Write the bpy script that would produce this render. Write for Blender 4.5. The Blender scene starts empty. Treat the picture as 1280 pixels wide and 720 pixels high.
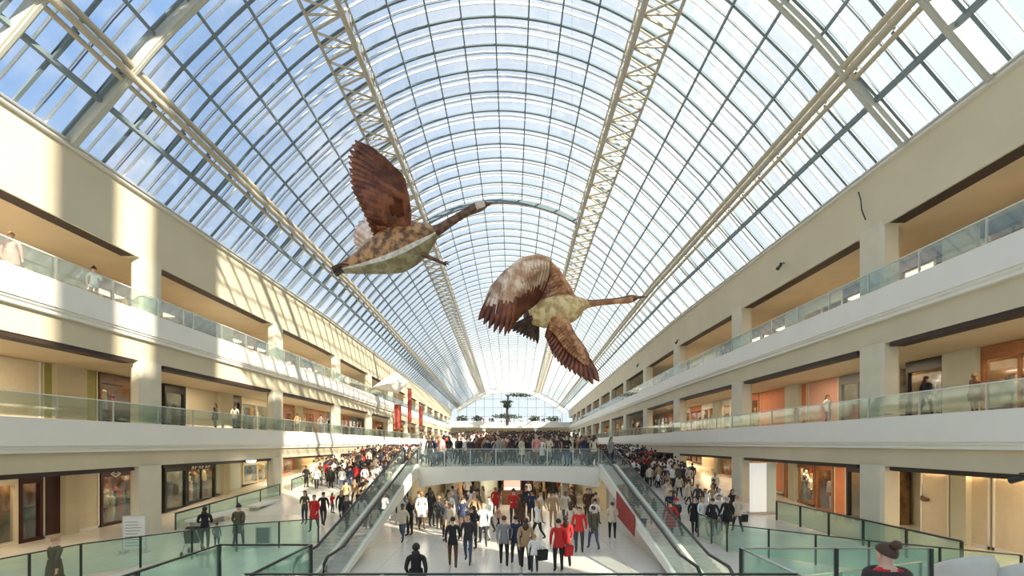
import bpy, bmesh, math, random
from mathutils import Vector, Matrix, Quaternion
random.seed(7)
PI = math.pi
C = bpy.context.scene.collection
EX, EZ, F = 0.9, 4.2, 600.0
def P(px, py, D): return Vector((EX + (px - 641) / F * D, D, EZ - (py - 554) / F * D))
def lerp(a, b, t): return a + (b - a) * t
def clamp(t, a=0., b=1.): return max(a, min(b, t))

# ------------------------------------------------------------------ materials
MATS = {}
def mat(name, col, rough=.6, metal=0., var=0., scale=4., bump=0., emit=0., spec=.5):
    if name in MATS: return MATS[name]
    m = bpy.data.materials.new(name); m.use_nodes = True
    nt = m.node_tree; b = nt.nodes['Principled BSDF']
    b.inputs['Base Color'].default_value = (*col, 1)
    b.inputs['Roughness'].default_value = rough
    b.inputs['Metallic'].default_value = metal
    b.inputs['Specular IOR Level'].default_value = spec
    if var > 0 or bump > 0:
        tc = nt.nodes.new('ShaderNodeTexCoord'); n = nt.nodes.new('ShaderNodeTexNoise')
        n.inputs['Scale'].default_value = scale; n.inputs['Detail'].default_value = 5
        nt.links.new(tc.outputs['Object'], n.inputs['Vector'])
        if var > 0:
            r = nt.nodes.new('ShaderNodeValToRGB')
            r.color_ramp.elements[0].position = .3; r.color_ramp.elements[1].position = .7
            r.color_ramp.elements[0].color = (*[clamp(c * (1 - var)) for c in col], 1)
            r.color_ramp.elements[1].color = (*[clamp(c * (1 + var)) for c in col], 1)
            nt.links.new(n.outputs['Fac'], r.inputs['Fac']); nt.links.new(r.outputs['Color'], b.inputs['Base Color'])
        if bump > 0:
            bp = nt.nodes.new('ShaderNodeBump'); bp.inputs['Strength'].default_value = bump
            nt.links.new(n.outputs['Fac'], bp.inputs['Height']); nt.links.new(bp.outputs['Normal'], b.inputs['Normal'])
    if emit > 0:
        b.inputs['Emission Color'].default_value = (*col, 1); b.inputs['Emission Strength'].default_value = emit
    MATS[name] = m; return m

def glass(name, tint, gl=.10, dif=0., difcol=(.8, .85, .85), streak=0.):
    m = bpy.data.materials.new(name); m.use_nodes = True; nt = m.node_tree
    for n in list(nt.nodes): nt.nodes.remove(n)
    out = nt.nodes.new('ShaderNodeOutputMaterial')
    tr = nt.nodes.new('ShaderNodeBsdfTransparent'); tr.inputs['Color'].default_value = (*tint, 1)
    gs = nt.nodes.new('ShaderNodeBsdfGlossy'); gs.inputs['Roughness'].default_value = .04
    fr = nt.nodes.new('ShaderNodeFresnel'); fr.inputs['IOR'].default_value = 1.45
    ml = nt.nodes.new('ShaderNodeMath'); ml.operation = 'MULTIPLY'; ml.inputs[1].default_value = gl * 10
    nt.links.new(fr.outputs[0], ml.inputs[0])
    ml2 = nt.nodes.new('ShaderNodeMath'); ml2.operation = 'MINIMUM'; ml2.inputs[1].default_value = .45
    nt.links.new(ml.outputs[0], ml2.inputs[0])
    mx = nt.nodes.new('ShaderNodeMixShader')
    nt.links.new(ml2.outputs[0], mx.inputs[0]); nt.links.new(tr.outputs[0], mx.inputs[1]); nt.links.new(gs.outputs[0], mx.inputs[2])
    last = mx
    if dif > 0:
        d = nt.nodes.new('ShaderNodeBsdfTranslucent'); d.inputs['Color'].default_value = (*difcol, 1)
        d2 = nt.nodes.new('ShaderNodeBsdfDiffuse'); d2.inputs['Color'].default_value = (*difcol, 1)
        a = nt.nodes.new('ShaderNodeMixShader'); a.inputs[0].default_value = .5
        nt.links.new(d.outputs[0], a.inputs[1]); nt.links.new(d2.outputs[0], a.inputs[2])
        m2 = nt.nodes.new('ShaderNodeMixShader'); m2.inputs[0].default_value = dif
        nt.links.new(mx.outputs[0], m2.inputs[1]); nt.links.new(a.outputs[0], m2.inputs[2])
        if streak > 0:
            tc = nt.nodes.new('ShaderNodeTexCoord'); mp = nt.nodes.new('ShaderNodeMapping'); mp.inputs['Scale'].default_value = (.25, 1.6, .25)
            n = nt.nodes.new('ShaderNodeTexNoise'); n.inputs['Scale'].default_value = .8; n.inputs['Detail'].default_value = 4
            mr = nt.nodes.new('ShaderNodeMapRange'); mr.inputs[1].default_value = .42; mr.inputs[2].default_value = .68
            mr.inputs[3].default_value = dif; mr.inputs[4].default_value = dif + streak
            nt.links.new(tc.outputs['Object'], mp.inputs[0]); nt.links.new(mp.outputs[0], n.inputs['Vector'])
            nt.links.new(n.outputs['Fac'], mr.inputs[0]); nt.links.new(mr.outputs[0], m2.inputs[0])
        last = m2
    nt.links.new(last.outputs[0], out.inputs[0]); MATS[name] = m; return m

CREAM = mat('cream plaster', (.60, .53, .37), .7, var=.05, scale=.6)
WALLUP = mat('warm cream upper wall', (.64, .57, .41), .7, var=.05, scale=.4)
WHITE = mat('white fascia', (.80, .78, .70), .45, var=.02, scale=1)
CEIL = mat('warm ceiling', (.58, .47, .31), .6, var=.06, scale=.7)
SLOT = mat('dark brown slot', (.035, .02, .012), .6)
COLM = mat('pale stone column', (.63, .58, .44), .55, var=.06, scale=1.2)
PIERM = mat('pale green pier', (.57, .56, .43), .5, var=.05, scale=1)
STEEL = mat('brushed steel', (.55, .55, .52), .3, .8)
PALE = mat('pale painted rail', (.72, .74, .68), .35, .3)
DARKM = mat('dark bronze rail', (.05, .05, .045), .35, .6)
RIBM = mat('grey green rib paint', (.16, .21, .23), .5)
FRAMEM = mat('ivory frame paint', (.50, .50, .43), .45)
BARM = mat('white glazing bar', (.68, .69, .67), .5)
BEAMM = mat('beige beam paint', (.48, .43, .32), .5, var=.05)
TRUSSM = mat('cream truss paint', (.45, .41, .32), .5)
RUBBER = mat('black rubber', (.015, .015, .015), .5)
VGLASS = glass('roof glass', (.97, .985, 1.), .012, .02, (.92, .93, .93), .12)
RGLASS = glass('railing glass', (.90, .965, .94), .08, .045, (.66, .80, .74))
LGLASS = glass('landing glass', (.82, .94, .89), .10, .09, (.62, .80, .72))
SGLASS = glass('shop glass', (.93, .96, .95), .10)
def floor_mat():
    m = bpy.data.materials.new('polished pale floor'); m.use_nodes = True; nt = m.node_tree; b = nt.nodes['Principled BSDF']
    tc = nt.nodes.new('ShaderNodeTexCoord'); br = nt.nodes.new('ShaderNodeTexBrick')
    br.offset = 0; br.inputs['Scale'].default_value = 1; br.inputs['Brick Width'].default_value = 1.2; br.inputs['Row Height'].default_value = 1.2
    br.inputs['Mortar Size'].default_value = .012
    br.inputs['Color1'].default_value = (.70, .67, .58, 1); br.inputs['Color2'].default_value = (.76, .73, .65, 1); br.inputs['Mortar'].default_value = (.52, .50, .43, 1)
    nt.links.new(tc.outputs['Object'], br.inputs['Vector']); nt.links.new(br.outputs['Color'], b.inputs['Base Color'])
    b.inputs['Roughness'].default_value = .22; return m
FLOORM = floor_mat()

# ------------------------------------------------------------------ mesh builder
class MB:
    def __init__(s): s.v = []; s.f = []; s.m = []
    def add(s, vs, fs, mi=0):
        o = len(s.v); s.v += [tuple(v) for v in vs]; s.f += [tuple(i + o for i in f) for f in fs]; s.m += [mi] * len(fs)
    def box(s, a, b, mi=0):
        x0, x1 = sorted((a[0], b[0])); y0, y1 = sorted((a[1], b[1])); z0, z1 = sorted((a[2], b[2]))
        s.add([(x0,y0,z0),(x1,y0,z0),(x1,y1,z0),(x0,y1,z0),(x0,y0,z1),(x1,y0,z1),(x1,y1,z1),(x0,y1,z1)],
              [(0,3,2,1),(4,5,6,7),(0,1,5,4),(1,2,6,5),(2,3,7,6),(3,0,4,7)], mi)
    def path(s, pts, rx, rz=None, n=6, mi=0, up=(0,0,1), closed=False, caps=True):
        rz = rx if rz is None else rz
        pts = [Vector(p) for p in pts]; k = len(pts); rings = []
        for i, p in enumerate(pts):
            t = (pts[min(i+1, k-1)] - pts[max(i-1, 0)])
            if t.length < 1e-9: t = Vector((0,0,1))
            t.normalize(); u = Vector(up)
            if abs(t.dot(u)) > .98: u = Vector((0,1,0)) if abs(t.y) < .9 else Vector((1,0,0))
            sd = t.cross(u).normalized(); w = sd.cross(t).normalized()
            a = rx[i] if isinstance(rx, (list, tuple)) else rx; b = rz[i] if isinstance(rz, (list, tuple)) else rz
            off = PI / 4 if n == 4 else 0; q = 1.414 if n == 4 else 1
            rings.append([p + sd * (a*q*math.cos(off + 2*PI*j/n)) + w * (b*q*math.sin(off + 2*PI*j/n)) for j in range(n)])
        vs = [v for r in rings for v in r]; fs = []
        for i in range(k-1):
            for j in range(n):
                fs.append((i*n+j, i*n+(j+1)%n, (i+1)*n+(j+1)%n, (i+1)*n+j))
        if caps: fs += [tuple(range(n))[::-1], tuple((k-1)*n + j for j in range(n))]
        s.add(vs, fs, mi)
    def bar(s, a, b, r, r2=None, n=4, mi=0, up=(0,0,1)): s.path([a, b], r, r2, n, mi, up)
    def ell(s, c, r, n=10, k=6, mi=0, R=None):
        vs = []; fs = []
        for i in range(k+1):
            ph = PI * i / k
            for j in range(n):
                th = 2*PI*j/n; v = Vector((r[0]*math.sin(ph)*math.cos(th), r[1]*math.sin(ph)*math.sin(th), r[2]*math.cos(ph)))
                if R: v = R @ v
                vs.append(v + Vector(c))
        for i in range(k):
            for j in range(n): fs.append((i*n+j, (i+1)*n+j, (i+1)*n+(j+1)%n, i*n+(j+1)%n))
        s.add(vs, fs, mi)
    def mesh(s, name, mats, smooth=False):
        me = bpy.data.meshes.new(name); me.from_pydata(s.v, [], s.f)
        for m in (mats if isinstance(mats, (list, tuple)) else [mats]): me.materials.append(m)
        for i, p in enumerate(me.polygons): p.material_index = s.m[i]; p.use_smooth = smooth
        me.update(); return me
    def build(s, name, mats, parent=None, smooth=False, loc=None, rz=0):
        o = bpy.data.objects.new(name, s.mesh(name, mats, smooth)); C.objects.link(o)
        if parent is not None: o.parent = parent
        if loc is not None: o.location = loc
        if rz: o.rotation_euler.z = rz
        return o
def tag(o, label=None, cat=None, group=None, kind=None):
    if label: o['label'] = label
    if cat: o['category'] = cat
    if group: o['group'] = group
    if kind: o['kind'] = kind
    return o
def empty(name, loc=(0,0,0), rz=0, label=None, cat=None, group=None, kind=None):
    o = bpy.data.objects.new(name, None); C.objects.link(o); o.location = loc; o.rotation_euler.z = rz
    o.empty_display_size = .1
    return tag(o, label, cat, group, kind)
def inst(name, me, parent, loc, rz=0):
    o = bpy.data.objects.new(name, me); C.objects.link(o); o.parent = parent; o.location = loc; o.rotation_euler.z = rz; return o

# ------------------------------------------------------------------ the hall's shape
Y0, Y1 = 5.0, 166.0
def spl(Y): return 0 if Y < 42 else (Y - 42) / 124 * 4.6
SIDE = {-1: dict(name='left', s2=5.08, s3=10.07, o1=3.0, o2=7.75, o3=12.5, c0=22.2),
         1: dict(name='right', s2=5.22, s3=10.35, o1=3.12, o2=8.05, o3=12.95, c0=20.0)}
STAT = [Y0, 12, 20, 28, 36, 42, 54, 66, 78, 90, 102, 114, 126, 138, 150, Y1]
def extr(mb, prof, side, mi=0, stat=STAT, closed=True):
    n = len(prof); vs = []
    for Y in stat:
        for (x, z) in prof: vs.append((side * (x + spl(Y)), Y, z))
    fs = []
    for i in range(len(stat) - 1):
        for j in range(n if closed else n - 1):
            q = (i*n+j, i*n+(j+1)%n, (i+1)*n+(j+1)%n, (i+1)*n+j); fs.append(q if side < 0 else q[::-1])
    if closed: fs += [tuple(range(n)), tuple((len(stat)-1)*n + j for j in range(n))[::-1]]
    mb.add(vs, fs, mi)
def stat_between(a, b): return [a] + [y for y in STAT if a < y < b] + [b]

for sd in (-1, 1):
    S = SIDE[sd]; nm = S['name']
    root = empty('wall_' + nm, (0,0,0), kind='structure', label=f'cream {nm} side of the galleria with its stacked galleries', cat='wall')
    m = MB(); extr(m, [(15.78, S['o3']), (15.55, 15.15), (16.2, 15.15), (16.4, S['o3'])], sd); m.build('upper_wall', WALLUP, root)
    m = MB(); extr(m, [(15.38, 15.15), (15.38, 15.36), (15.6, 15.5), (16.3, 15.5), (16.3, 15.15)], sd); m.build('roof_edge_trim', WHITE, root)
    m = MB(); extr(m, [(15.3, 15.24), (15.3, 15.30), (15.38, 15.30), (15.38, 15.24)], sd); m.build('cornice_line', STEEL, root)
    m = MB(); extr(m, [(21.6, 0), (21.6, 16), (21.9, 16), (21.9, 0)], sd); m.build('back_wall', CREAM, root)
    m = MB(); extr(m, [(16.4, S['o3']), (16.4, S['o3'] + .1), (21.6, S['o3'] + .1), (21.6, S['o3'])], sd); m.build('upper_ceiling', CEIL, root)
    m = MB(); extr(m, [(16.2, 15.2), (16.2, 15.5), (21.9, 15.5), (21.9, 15.2)], sd); m.build('flat_roof', CREAM, root)
    for lv, zt, zo in ((2, S['s2'], S['o1']), (3, S['s3'], S['o2'])):
        m = MB(); extr(m, [(15.5, zt), (15.5, zt-.98), (15.9, zt-.98), (15.9, zt)], sd); m.build('fascia', WHITE, root)
        m = MB(); extr(m, [(15.56, zt-.98), (15.56, zt-1.06), (15.64, zt-1.12), (15.64, zt-1.22), (15.95, zt-1.24), (15.95, zt-.98)], sd); m.build('lip_trim', WHITE, root)
        m = MB(); extr(m, [(15.82, zt-1.2), (15.82, zo+.16), (16.1, zo+.16), (16.1, zt-1.2)], sd); m.build('bulkhead', CREAM, root)
        m = MB(); extr(m, [(16.1, zo), (21.6, zo), (21.6, zo+.12), (16.1, zo+.12)], sd); m.build('gallery_ceiling', CEIL, root)
        m = MB(); extr(m, [(15.9, zt-.15), (21.6, zt-.15), (21.6, zt), (15.9, zt)], sd); m.build('gallery_floor', FLOORM, root)
    # columns and slots bay by bay
    ys = []; y = S['c0'] - 12
    while y < Y1 - 4: ys.append(y); y += 12
    for y in ys:
        x = 15.72 + spl(y)
        m = MB()
        for (z0, z1) in ((-.02 if y < 28 else -.02, S['o1'] + .2), (S['s2'], S['o2'] + .2), (S['s3'], S['o3'] + .2)):
            dx = .62 if sd < 0 else .85; prof = [(x, y-.62), (x+.1, y-.74), (x+dx-.2, y-.74), (x+dx, y-.56), (x+dx, y+.4), (x+dx-.2, y+.62), (x+.1, y+.62), (x, y+.5)]
            vs = [(sd*a, b, z0) for a, b in prof] + [(sd*a, b, z1) for a, b in prof]; n = 8
            fs = [(j, (j+1)%n, n+(j+1)%n, n+j) for j in range(n)]
            m.add(vs, fs)
            
        m.build('column', COLM, root)
        # pier on the shop line
        m = MB()
        xs = 19.45 + spl(y)
        for (z0, z1) in ((0, S['o1']), (S['s2'], S['o2']), (S['s3'], S['o3'])):
            hw = .35 if z0 == 0 else .75
            m.box((sd*xs, y-hw, z0), (sd*(xs+.6), y+hw, z1))
            m.box((sd*(xs-.02), y-hw-.02, (z0+z1)/2-.01), (sd*(xs+.1), y+hw+.02, (z0+z1)/2+.01))
        m.build('pier', PIERM if sd > 0 else CREAM, root)
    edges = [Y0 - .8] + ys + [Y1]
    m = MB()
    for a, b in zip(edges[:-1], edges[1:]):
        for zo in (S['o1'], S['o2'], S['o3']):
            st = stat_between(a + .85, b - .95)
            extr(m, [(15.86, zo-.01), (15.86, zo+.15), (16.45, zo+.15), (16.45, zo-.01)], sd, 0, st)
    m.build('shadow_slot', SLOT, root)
    S['ys'] = ys

# ------------------------------------------------------------------ vault
PT = [(0,21.6),(1.7,21.48),(3.35,21.15),(5.0,20.6),(6.6,19.8),(8.2,18.75),(9.7,17.5),(11.0,16.25),(12.25,15.0),(13.35,13.7),(14.25,12.6),(15.5,11.15)]
NK = 11
def hh(Y):
    t = clamp((Y - 60) / (Y1 - 60)); return 1 - .24 * t
def vp(k, Y, off=0.):
    sg = -1 if k < 0 else 1; k = min(abs(k), NK - 1e-6); i = int(k); f = k - i
    g = lambda q: Vector(PT[q]) if q >= 0 else Vector((-PT[-q][0], PT[-q][1]))
    p0, p1, p2 = g(i-1), g(i), g(i+1); p3 = g(i+2) if i + 2 <= NK else p2*2 - p1
    c = .5*((2*p1)+(p2-p0)*f+(2*p0-5*p1+4*p2-p3)*f*f+(3*p1-p0-3*p2+p3)*f**3)
    t = ((p2-p0)*(1-f) + (p3-p1)*f).normalized(); c = c + Vector((-t.y, t.x)) * off
    kx = (15.5 + spl(Y)) / 15.5; z = EZ + c.y
    if z > 15.4: z = 15.4 + (z - 15.4) * hh(Y)
    return Vector((sg * c.x * kx, Y, z))
roof = empty('ceiling', (0,0,0), kind='structure', label='arched glass barrel roof over the whole galleria', cat='roof')
STEP = 12 / 7; YS = []; y = 24.3 - 10 * STEP
while y <= Y1 + .01: YS.append(y); y += STEP
ks = [i / 2 for i in range(-22, 23)]; fine = [i / 2.5 for i in range(-27, 28)]; fine[0] = -11; fine[-1] = 11
m = MB(); vs = [vp(a, Y, .06) for Y in YS for a in ks]; fs = []; na = len(ks)
for i in range(len(YS)-1):
    for j in range(na-1): fs.append((i*na+j, i*na+j+1, (i+1)*na+j+1, (i+1)*na+j))
m.add(vs, fs); m.build('glass_panes', VGLASS, roof)
for i, Y in enumerate(YS):
    m = MB(); m.path([vp(a, Y) for a in fine], .033, .06, 4, 0, up=(0,1,0)); m.build('rib', RIBM, roof)
for Y, w in ((14.5, .16), (17.7, .19)):
    m = MB(); m.path([vp(a, Y, -.12) for a in fine], w, .12, 4, 0, up=(0,1,0)); m.path([vp(a, Y, -.26) for a in fine], w*.4, .05, 4, 0, up=(0,1,0)); m.build('frame_arch', FRAMEM, roof)
m = MB(); m.path([vp(a/4, 42.3, -.3) for a in range(-19, 20)], .16, .14, 4, 0, up=(0,1,0)); m.build('frame_arch', RIBM, roof)
m = MB(); g_ = MB()
for i, Y in enumerate(YS[:-1]):
    m.path([vp(a, Y + 1.38, .42) for a in fine[::2]], .06, .02, 4, 0, up=(0,1,0))
    if Y < 100: m.path([vp(a, Y + .8, .30) for a in fine[::2]], .02, .02, 4, 0, up=(0,1,0)); g_.path([vp(a, Y + .86, .25) for a in fine[::2]], .014, .02, 4, 0, up=(0,1,0))
tag(m.build('outer_glazing_bar', BARM, roof), kind='stuff'); tag(g_.build('thin_glazing_bar', RIBM, roof), kind='stuff')
for a in [0] + [q*sg for q in (1,2,3,4,5,6,7,8) for sg in (-1, 1)]:
    m = MB(); m.path([vp(a, Y, -.03) for Y in YS], .035, .06, 4, 0); m.build('purlin', RIBM, roof)
for s in (-1, 1):
    m = MB(); m.path([vp(10*s, Y, -.05) for Y in YS], .075, .09, 4, 0); m.build('purlin', RIBM, roof)
    m = MB()
    for da, r, rr in ((8.82, -.15, .12), (9.0, -.30, .13), (9.22, -.18, .09)):
        m.path([vp(da*s, Y, r) for Y in YS], rr, rr, 8, 0)
    m.build('edge_beam', BEAMM, roof, smooth=True)
    m = MB()
    for Y in YS: m.bar(vp(9.1*s, Y, -.1), vp(10*s, Y, -.05), .06)
    m.build('catwalk_bars', RIBM, roof)
    t = MB()
    t.path([vp(4.28*s, Y, -1.05) for Y in YS], .15, .15, 8, 0)
    t.path([vp(5.0*s, Y, -.14) for Y in YS], .08, .08, 6, 0)
    t.path([vp(4.0*s, Y, -.12) for Y in YS], .05, .05, 6, 0)
    for Y in YS[:-1]:
        h2 = STEP/2
        for a, b in ((Y, Y+h2), (Y+STEP, Y+h2)):
            t.bar(vp(4.28*s, a, -1.05), vp(5.0*s, b, -.14), .055, n=6)
            t.bar(vp(4.28*s, a, -1.05), vp(4.0*s, b, -.12), .04, n=6)
        t.bar(vp(4.0*s, Y, -.12), vp(5.0*s, Y, -.12), .035)
        t.bar(vp(4.28*s, Y, -1.05), vp(5.0*s, Y, -.14), .035)
    t.build('truss', TRUSSM, roof)

# far end: arch, glass gable, cross slab
ge = empty('wall_end', (0,0,0), kind='structure', label='far end wall of the galleria with a white arch over a cross gallery', cat='wall')
m = MB(); m.path([vp(a, Y1, -.9) for a in fine[1:-1]], .8, 1.0, 4, 0, up=(0,1,0)); m.build('arch', WHITE, ge)
m = MB(); m.path([vp(a, Y1-10, -1.6) for a in fine[1:-1]], .12, .22, 4, 0, up=(0,1,0)); m.build('arch_rib', BARM, ge)
m = MB()
pr = [vp(a, Y1+.6, -.5) for a in fine]
m.add([(p.x, p.y, p.z) for p in pr] + [(p.x, p.y, 10.6) for p in pr], [(i, i+1, len(pr)+i+1, len(pr)+i) for i in range(len(pr)-1)])
m.build('end_glass', VGLASS, ge)
m = MB()
for x in range(-18, 19, 3): m.box((x-.06, Y1+.3, 10.6), (x+.06, Y1+.5, 15.4 + 7.6*math.sqrt(max(0, 1-(x/20.5)**2))))
for z in (13.5, 16.5, 19.5): m.box((-17, Y1+.3, z-.05), (17, Y1+.5, z+.05))
m.build('end_mullion', RIBM, ge)
m = MB(); m.box((-21, Y1-6, 9.5), (21, Y1+6, 11.2)); m.box((-21, Y1-6.2, 9.5), (21, Y1-6, 9.8)); m.build('cross_slab', WHITE, ge)
m = MB(); m.box((-22, Y1+5, 0), (22, Y1+5.4, 9.5)); m.build('end_shop_wall', CEIL, ge)
m = MB(); m.box((-21, Y1-3, 4.4), (21, Y1+4, 5.1)); m.build('cross_floor', WHITE, ge)

# ------------------------------------------------------------------ floors, deck, landing
def side_z(Y): return 0 if Y < 28 else 2.3 * clamp((Y - 28) / 24)
def deck_z(Y): return 2.86 if Y < 33 else 2.86 + 1.0 * clamp((Y - 33) / 20)
fl = empty('floor', (0,0,0), kind='structure', label='polished pale stone floor of the concourse', cat='floor')
m = MB(); m.box((-21.6, -6, -.3), (21.6, 28, 0)); m.box((-5.4, 28, -.3), (6.7, 62, 0)); m.build('concourse_floor', FLOORM, fl)
m = MB()
for a, b in ((-26.4, -5.4), (6.7, 26.4)):
    prof = [(28, 0), (52, 2.3), (170, 2.3), (170, -.3), (28, -.3)]
    vs = [(a, y, z) for y, z in prof] + [(b, y, z) for y, z in prof]
    m.add(vs, [(0, 1, 6, 5), (1, 2, 7, 6), (2, 3, 8, 7), (0, 4, 3, 2, 1), (5, 6, 7, 8, 9)])
m.build('side_ramp', FLOORM, fl)
dk = empty('trim_1', (0,0,0), kind='structure', label='white raised footbridge deck across the middle of the concourse', cat='bridge')
DX0, DX1, DY = -4.35, 5.7, 26.7
m = MB(); m.box((DX0-1.05, DY+.25, 2.5), (DX1+1.05, 33, 2.86))
vs = [(DX0-1.05, 33, 2.86), (DX1+1.05, 33, 2.86), (DX1+1.05, 53, 3.86), (DX0-1.05, 53, 3.86), (DX1+1.05, 62, 3.86), (DX0-1.05, 62, 3.86)]
m.add(vs, [(0,1,2,3), (3,2,4,5)])
m.add([(x, y, z-.36) for x, y, z in vs], [(3,2,1,0), (5,4,2,3)]); m.build('deck_floor', FLOORM, dk)
m = MB(); n = 24; vs = []
for i in range(n+1):
    t = i/n; x = lerp(DX0, DX1, t); u = abs(2*t-1); zb = lerp(2.13, 1.72, u**2.2); zt = 2.90 - .05*u*u
    vs += [(x, DY, zt), (x, DY, zb), (x, DY+.5, zb), (x, DY+.5, zt)]
fs = []
for i in range(n):
    for j in range(4): fs.append((i*4+j, (i+1)*4+j, (i+1)*4+(j+1)%4, i*4+(j+1)%4))
m.add(vs, fs + [(3,2,1,0), (n*4, n*4+1, n*4+2, n*4+3)]); m.build('bridge_fascia', WHITE, dk)
m = MB(); n = 24
for i in range(n):
    for a, b in ((DY+.5, 29.5),):
        t0, t1 = i/n, (i+1)/n; z0, z1 = [lerp(2.2, 1.8, abs(2*t-1)**2.2) for t in (t0, t1)]
        x0, x1 = lerp(DX0, DX1, t0), lerp(DX0, DX1, t1)
        m.add([(x0, a, z0), (x1, a, z1), (x1, b, 2.5), (x0, b, 2.5)], [(3,2,1,0)])
m.build('bridge_soffit', CREAM, dk)
m = MB(); m.box((DX0-1.05, 29, 0), (DX0-.85, 62, 2.5)); m.box((DX1+.85, 29, 0), (DX1+1.05, 62, 2.5)); m.box((DX0-1, 60, 0), (DX1+1, 60.3, 3.5)); m.build('side_wall', CREAM, dk)
for x, y in ((DX0+1.5, 28.6), (DX1-1.7, 28.6), (DX0+.7, 34), (DX1-.8, 34), (DX0+1.6, 44), (DX1-1.6, 44)):
    m = MB(); m.path([(x, y, 0), (x, y, 2.5)], .22, .22, 14); m.build('pillar', PIERM, dk, smooth=True)

LZ = 1.45
ld = empty('trim_2', (0,0,0), kind='structure', label='raised landing in front of the camera with a stone edge', cat='landing')
m = MB(); m.box((-3.9, -3, LZ-.35), (10.4, 5.9, LZ)); m.box((4.3, 5.9, LZ-.35), (10.4, 9.0, LZ)); m.box((-3.9, 5.9, LZ-.35), (-2.2, 7.7, LZ)); m.build('landing_slab', FLOORM, ld)
m = MB(); m.box((-3.5, -2, 0), (-3.1, 4, LZ-.35)); m.box((3, 2, 0), (3.4, 5, LZ-.35)); m.box((9.4, 2, 0), (9.8, 7, LZ-.35)); m.build('landing_support', CREAM, ld)

# ------------------------------------------------------------------ railings
def panel_mesh(L, h, nm='glass_panel'):
    m = MB(); m.box((.02, -.008, .06), (L-.02, .008, h)); return m.mesh(nm, RGLASS)
def railing(name, pts, h, label, cat='railing', top=PALE, post=STEEL, pitch=2.4, pr=.025, tr=.03, group=None, gm=None):
    pts = [Vector(p) for p in pts]
    root = empty(name, pts[0], label=label, cat=cat, group=group)
    o = pts[0]
    m = MB(); m.path([p - o + Vector((0,0,h)) for p in pts], tr, tr*.7, 6); m.build('handrail', top, root, smooth=True)
    pm = MB(); pm.bar((0,0,0), (0,0,h), pr, pr, 4, up=(0,1,0)); pme = pm.mesh('post', post)
    cache = {}
    first = True
    for a, b in zip(pts[:-1], pts[1:]):
        L = (b - a).length; n = max(1, round(L / pitch)); d = b - a
        rz = math.atan2(d.y, d.x); hl = math.hypot(d.x, d.y); sl = math.atan2(d.z, hl)
        for i in range(n):
            q = a + d * (i/n) - o
            inst('post', pme, root, q)
            key = (round(L/n, 2), round(sl, 2))
            if key not in cache:
                w = hl/n; dz = d.z/n; mm = MB()
                mm.add([(.03,-.008,.07),(w-.03,-.008,.07+dz),(w-.03,-.008,h-.02+dz),(.03,-.008,h-.02),(.03,.008,.07),(w-.03,.008,.07+dz),(w-.03,.008,h-.02+dz),(.03,.008,h-.02)],
                       [(0,1,2,3),(7,6,5,4),(0,4,5,1),(3,2,6,7),(0,3,7,4),(1,5,6,2)])
                cache[key] = mm.mesh('glass_panel', gm or (RGLASS if label.startswith('long clear') or 'footbridge' in label else LGLASS))
            inst('glass_panel', cache[key], root, q, rz)
    inst('post', pme, root, pts[-1] - o)
    return root
for sd in (-1, 1):
    S = SIDE[sd]
    for z, w in ((S['s2'], 'middle'), (S['s3'], 'top')):
        railing('glass_railing', [(sd*(15.58+spl(y)), y, z) for y in (Y0, 42, Y1)], .84,
                f'long clear glass balcony railing along the {w} gallery on the {S["name"]} side')
railing('glass_railing', [(DX0, DY+.12, 2.88), (DX1, DY+.12, 2.88)], 1.0, 'glass railing on the front edge of the crowded white footbridge', pitch=1.4, top=STEEL)
railing('glass_railing', [(15.3, 15.4, 0), (15.3, 26.2, 0)], 1.05, 'dark topped glass railing along the right floor edge before the cream panelled shops', top=DARKM, post=DARKM, tr=.05, pr=.035, pitch=2.2)
railing('glass_railing', [(-2.4, 5.9, LZ), (4.4, 5.9, LZ)], 1.14, 'glass railing across the bottom centre of the view on the landing front', top=DARKM, pitch=1.7, tr=.02)
railing('glass_railing', [(4.4, 5.9, LZ), (4.4, 7.35, LZ), (7.3, 7.35, LZ)], 1.14, 'square cornered glass railing at the lower right of the landing', top=STEEL, post=DARKM, pitch=1.2, tr=.02)
railing('glass_railing', [(-3.85, 4.2, LZ), (-3.8, 6.0, LZ), (-3.75, 7.6, LZ), (-2.3, 7.6, LZ), (-2.3, 5.9, LZ)], 1.14, 'glass railing with a dark sloping top at the lower left of the landing', top=DARKM, post=DARKM, pitch=1.5, tr=.025)
railing('glass_railing', [(-13.2, 12.4, 0), (-12.6, 15.0, 0), (-9.8, 18.6, 0), (-7.2, 20.0, 0)], 1.05, 'green glass barrier curving across the left floor beside the woman with the pushchair', top=DARKM, post=DARKM, pitch=1.6)
railing('glass_railing', [(15.2, 13.5, 0), (12.4, 15.5, 0), (9.2, 18.6, 0), (9.2, 21.5, 0)], 1.05, 'green glass barrier stepping across the right floor towards the shoppers', top=DARKM, post=DARKM, pitch=1.6)
railing('glass_railing', [(8.2, 8.2, .6), (7.5, 11.2, 0), (11.6, 12.6, 0)], 1.08, 'low green glass screen beyond the bun haired person at the lower right', top=STEEL, post=DARKM, pitch=1.4)

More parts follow.
